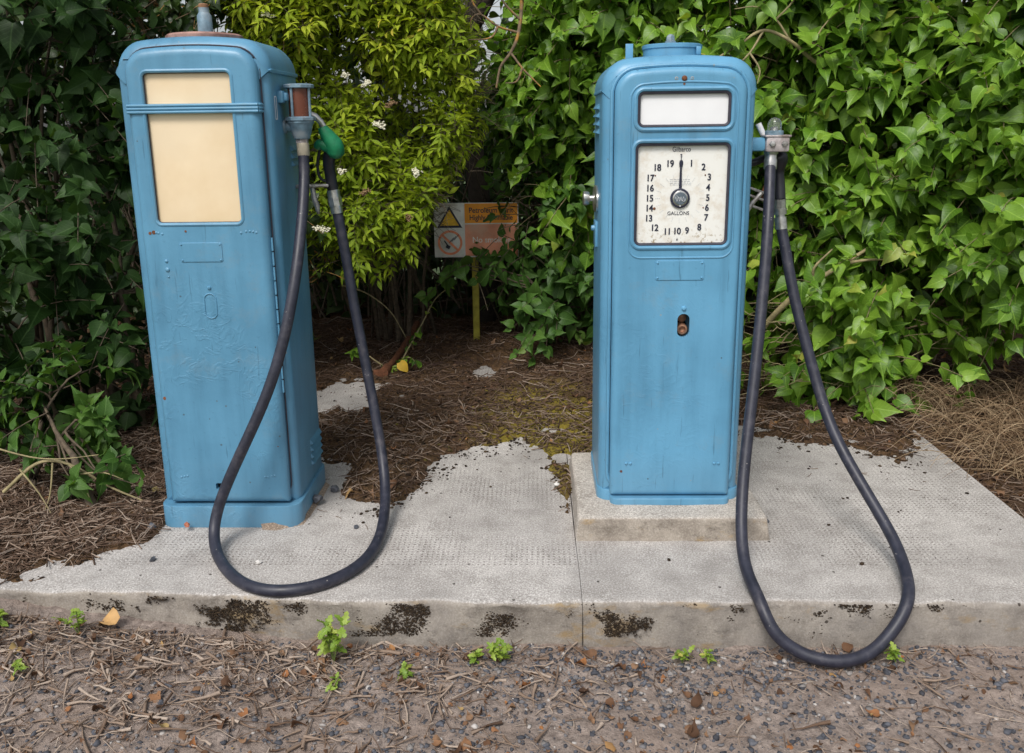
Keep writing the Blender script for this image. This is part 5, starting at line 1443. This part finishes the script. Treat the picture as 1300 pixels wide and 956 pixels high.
# weeds
def weed(label, x, y, h, n, seed, size=.035, flat=False, name='weed'):
    r = np.random.default_rng(seed)
    z = float(front_h(A([x]), A([y]))[0]) if y < 2.66 else .01
    root = thing(name, (x, y, z), label, 'weed', 'weeds at the foot of the kerb' if y < 2.66 else None)
    st = max(1, n // 7)
    paths = []; pos, d = [], []
    for k in range(st):
        tip = A([r.normal() * h * (.9 if flat else .28), r.normal() * h * (.7 if flat else .2), h * (.45 if flat else r.uniform(.75, 1.1))])
        t = np.linspace(0, 1, 6)[:, None]
        p = A([x, y, z]) + tip * t + A([0, 0, h * .25]) * np.sin(t * np.pi); paths.append(p)
        for j in range(n // st):
            q = r.uniform(.15, 1); pos.append(A([np.interp(q, t[:, 0], p[:, i]) for i in range(3)])); a = r.random() * 6.28
            d.append(A([math.cos(a), math.sin(a) * .9, r.uniform(-.1, .7)]) * (1 if q < .85 else .6) + A([0, 0, .6 if q > .85 else 0]))
    pos, d = A(pos), A(d)
    u = unit(r.normal(size=d.shape) * .3 + A([0, -.2, 1.]))
    v, f, a = place_leaves(RAG, pos, d, u, size * r.uniform(.6, 1.2, len(pos)), r)
    fast_mesh('leaves', v, f, M['weed'], a, root)
    v, f, _ = many_tubes(A(paths), .0022, .0012, 5); fast_mesh('stem', v, f, M['greenstem'], None, root)
weed('low spreading weed clump at the far left below the kerb', -1.80, 2.56, .06, 46, 1, .042, True)
weed('upright small weed below the kerb left of the left hose', -1.52, 2.585, .09, 24, 2, .026)
weed('tiny weed tuft near the bottom left of the verge', -1.63, 2.40, .03, 18, 3, .022, True)
weed('tall ragged weed growing against the kerb under the left hose', -.672, 2.56, .135, 44, 4, .036)
weed('small bright weed tuft right of the tall ragged weed', -.42, 2.50, .035, 22, 5, .026, True)
weed('rounded green weed paired with brown leaves below the kerb centre', -.125, 2.56, .055, 40, 6, .030)
weed('small rounded weed touching its larger neighbour below the kerb', -.205, 2.545, .05, 22, 7, .024)
weed('thin weed tuft below the plinth on the gravel', .47, 2.585, .05, 20, 8, .024)
weed('feathery weed left of the right hose loop', .555, 2.58, .05, 22, 9, .024)
weed('grassy weed beside the right hose loop at the kerb foot', 1.15, 2.56, .05, 20, 10, .026)
weed('faint weed tuft low on the verge left of the tall weed', -.64, 2.42, .03, 14, 11, .022, True)

# leafy climber and yellow leaf by the pipe
rng = np.random.default_rng(61)
CL = thing('leafy_climber', (-.98, 5.5, 0), 'scrambling green climber rising over the rusty pipe', 'climber')
paths = [catmull(q, 5) for q in ([(-.9, 5.45, .02), (-.82, 5.5, .16), (-.74, 5.6, .30), (-.66, 5.7, .44), (-.55, 5.75, .52)], [(-.92, 5.42, .02), (-1.02, 5.4, .10), (-1.12, 5.42, .16), (-1.2, 5.5, .10)], [(-.9, 5.45, .02), (-.86, 5.42, .08), (-.80, 5.4, .12), (-.74, 5.38, .06)], [(-1.25, 5.6, .55), (-1.1, 5.6, .50), (-.95, 5.6, .38), (-.85, 5.6, .2)])]
b = MB(); pos, d = [], []
for p in paths:
    b.add(*tube(p, np.linspace(.006, .002, len(p)), 6))
for p in paths[:3]:
    for _ in range(20 if len(p) > 18 else 13):
        i = rng.integers(1, len(p)); pos.append(p[i]); d.append(rng.normal(size=3) + A([0, -.3, .1]))
b.build('stem', M['vine'], CL)
v, f, a = place_leaves(LILAC, A(pos), A(d), unit(rng.normal(size=(len(pos), 3)) * .4 + A([0, -.4, 1.])), rng.uniform(.03, .06, len(pos)), rng)
fast_mesh('leaves', v, f, M['lilac'], a, CL)
v, f, a = place_leaves([leaf_template(LIL, .3, .3)], A([[-.86, 5.36, .10]]), A([[.5, -.2, -.6]]), A([[-.1, -1., .4]]), A([.085]), rng, A([1.]))
o = fast_mesh('yellow_leaf', v, f, simple('yellow_leaf', (.62, .40, .04), .6, var=.15)); tag(o, 'single bright yellow leaf beside the rusty pipe', 'leaf')
v, f, a = place_leaves([leaf_template(LIL, .3, .3)], A([[-1.66, 3.52, .03]]), A([[.7, .2, .05]]), A([[0, -.3, 1.]]), A([.05]), rng, A([1.]))
o = fast_mesh('yellow_leaf', v, f, simple('pale_yellow_leaf', (.62, .50, .16), .6, var=.15)); tag(o, 'pale yellow leaf on the litter left of the cream-window pump', 'leaf')
v, f, a = place_leaves([DEAD[0]], A([[-1.42, 2.64, float(front_h(A([-1.42]), A([2.64]))[0]) + .02]]), A([[-1., .1, .1]]), A([[0, -.3, 1.]]), A([.085]), rng, A([1.]))
o = fast_mesh('tan_leaf', v, f, simple('tan_leaf', (.50, .30, .12), .7, var=.2)); tag(o, 'large tan dead leaf against the foot of the kerb', 'leaf')

# ------------------------------------------------------------------ camera, light, world
pitch, roll, yaw = rad(13.8), rad(.75), rad(1.65)
Rm = Matrix.Rotation(yaw, 3, 'Z') @ Matrix.Rotation(-pitch, 3, 'X') @ Matrix.Rotation(roll, 3, 'Y')
cm = Matrix((Rm.col[0], Rm.col[2], -Rm.col[1])).transposed()
cam = bpy.data.cameras.new('camera'); co = bpy.data.objects.new('camera', cam); COL.objects.link(co)
co.matrix_world = Matrix.Translation((0, 0, 1.55)) @ cm.to_4x4()
cam.sensor_fit = 'HORIZONTAL'; cam.sensor_width = 36; cam.lens = 1127 / 1300 * 36
cam.shift_y = -45 / 1300
cam.clip_start = .05; cam.clip_end = 2000
S.camera = co

EL, AZ = 52, 200      # overcast: the brightest part of the sky is behind the photographer
w = bpy.data.worlds.new('World'); S.world = w; w.use_nodes = True
nt = w.node_tree; bg = nt.nodes['Background']
sky = nt.nodes.new('ShaderNodeTexSky'); sky.sky_type = 'NISHITA'; sky.sun_disc = False
sky.sun_elevation = rad(EL); sky.sun_rotation = rad(AZ); sky.air_density = 1.; sky.dust_density = 3.; sky.ozone_density = 1.
hs_ = nt.nodes.new('ShaderNodeHueSaturation'); hs_.inputs['Saturation'].default_value = .30
nt.links.new(sky.outputs[0], hs_.inputs['Color']); nt.links.new(hs_.outputs[0], bg.inputs['Color'])
bg.inputs['Strength'].default_value = .145
sl = bpy.data.lights.new('sun', 'SUN'); sl.energy = 2.45; sl.angle = rad(20); sl.color = (1., .965, .91)
so = bpy.data.objects.new('sun', sl); COL.objects.link(so)
# light travels from behind the camera, a little from its left
dv = Vector((math.sin(rad(AZ)) * math.cos(rad(EL)), math.cos(rad(AZ)) * math.cos(rad(EL)), math.sin(rad(EL))))
so.rotation_euler = dv.to_track_quat('Z', 'Y').to_euler()
S.view_settings.view_transform = 'Standard'; S.view_settings.look = 'None'; S.view_settings.exposure = 0; S.view_settings.gamma = 1
S.cycles.max_bounces = 8; S.cycles.transmission_bounces = 6; S.cycles.transparent_max_bounces = 6
S.cycles.use_denoising = True
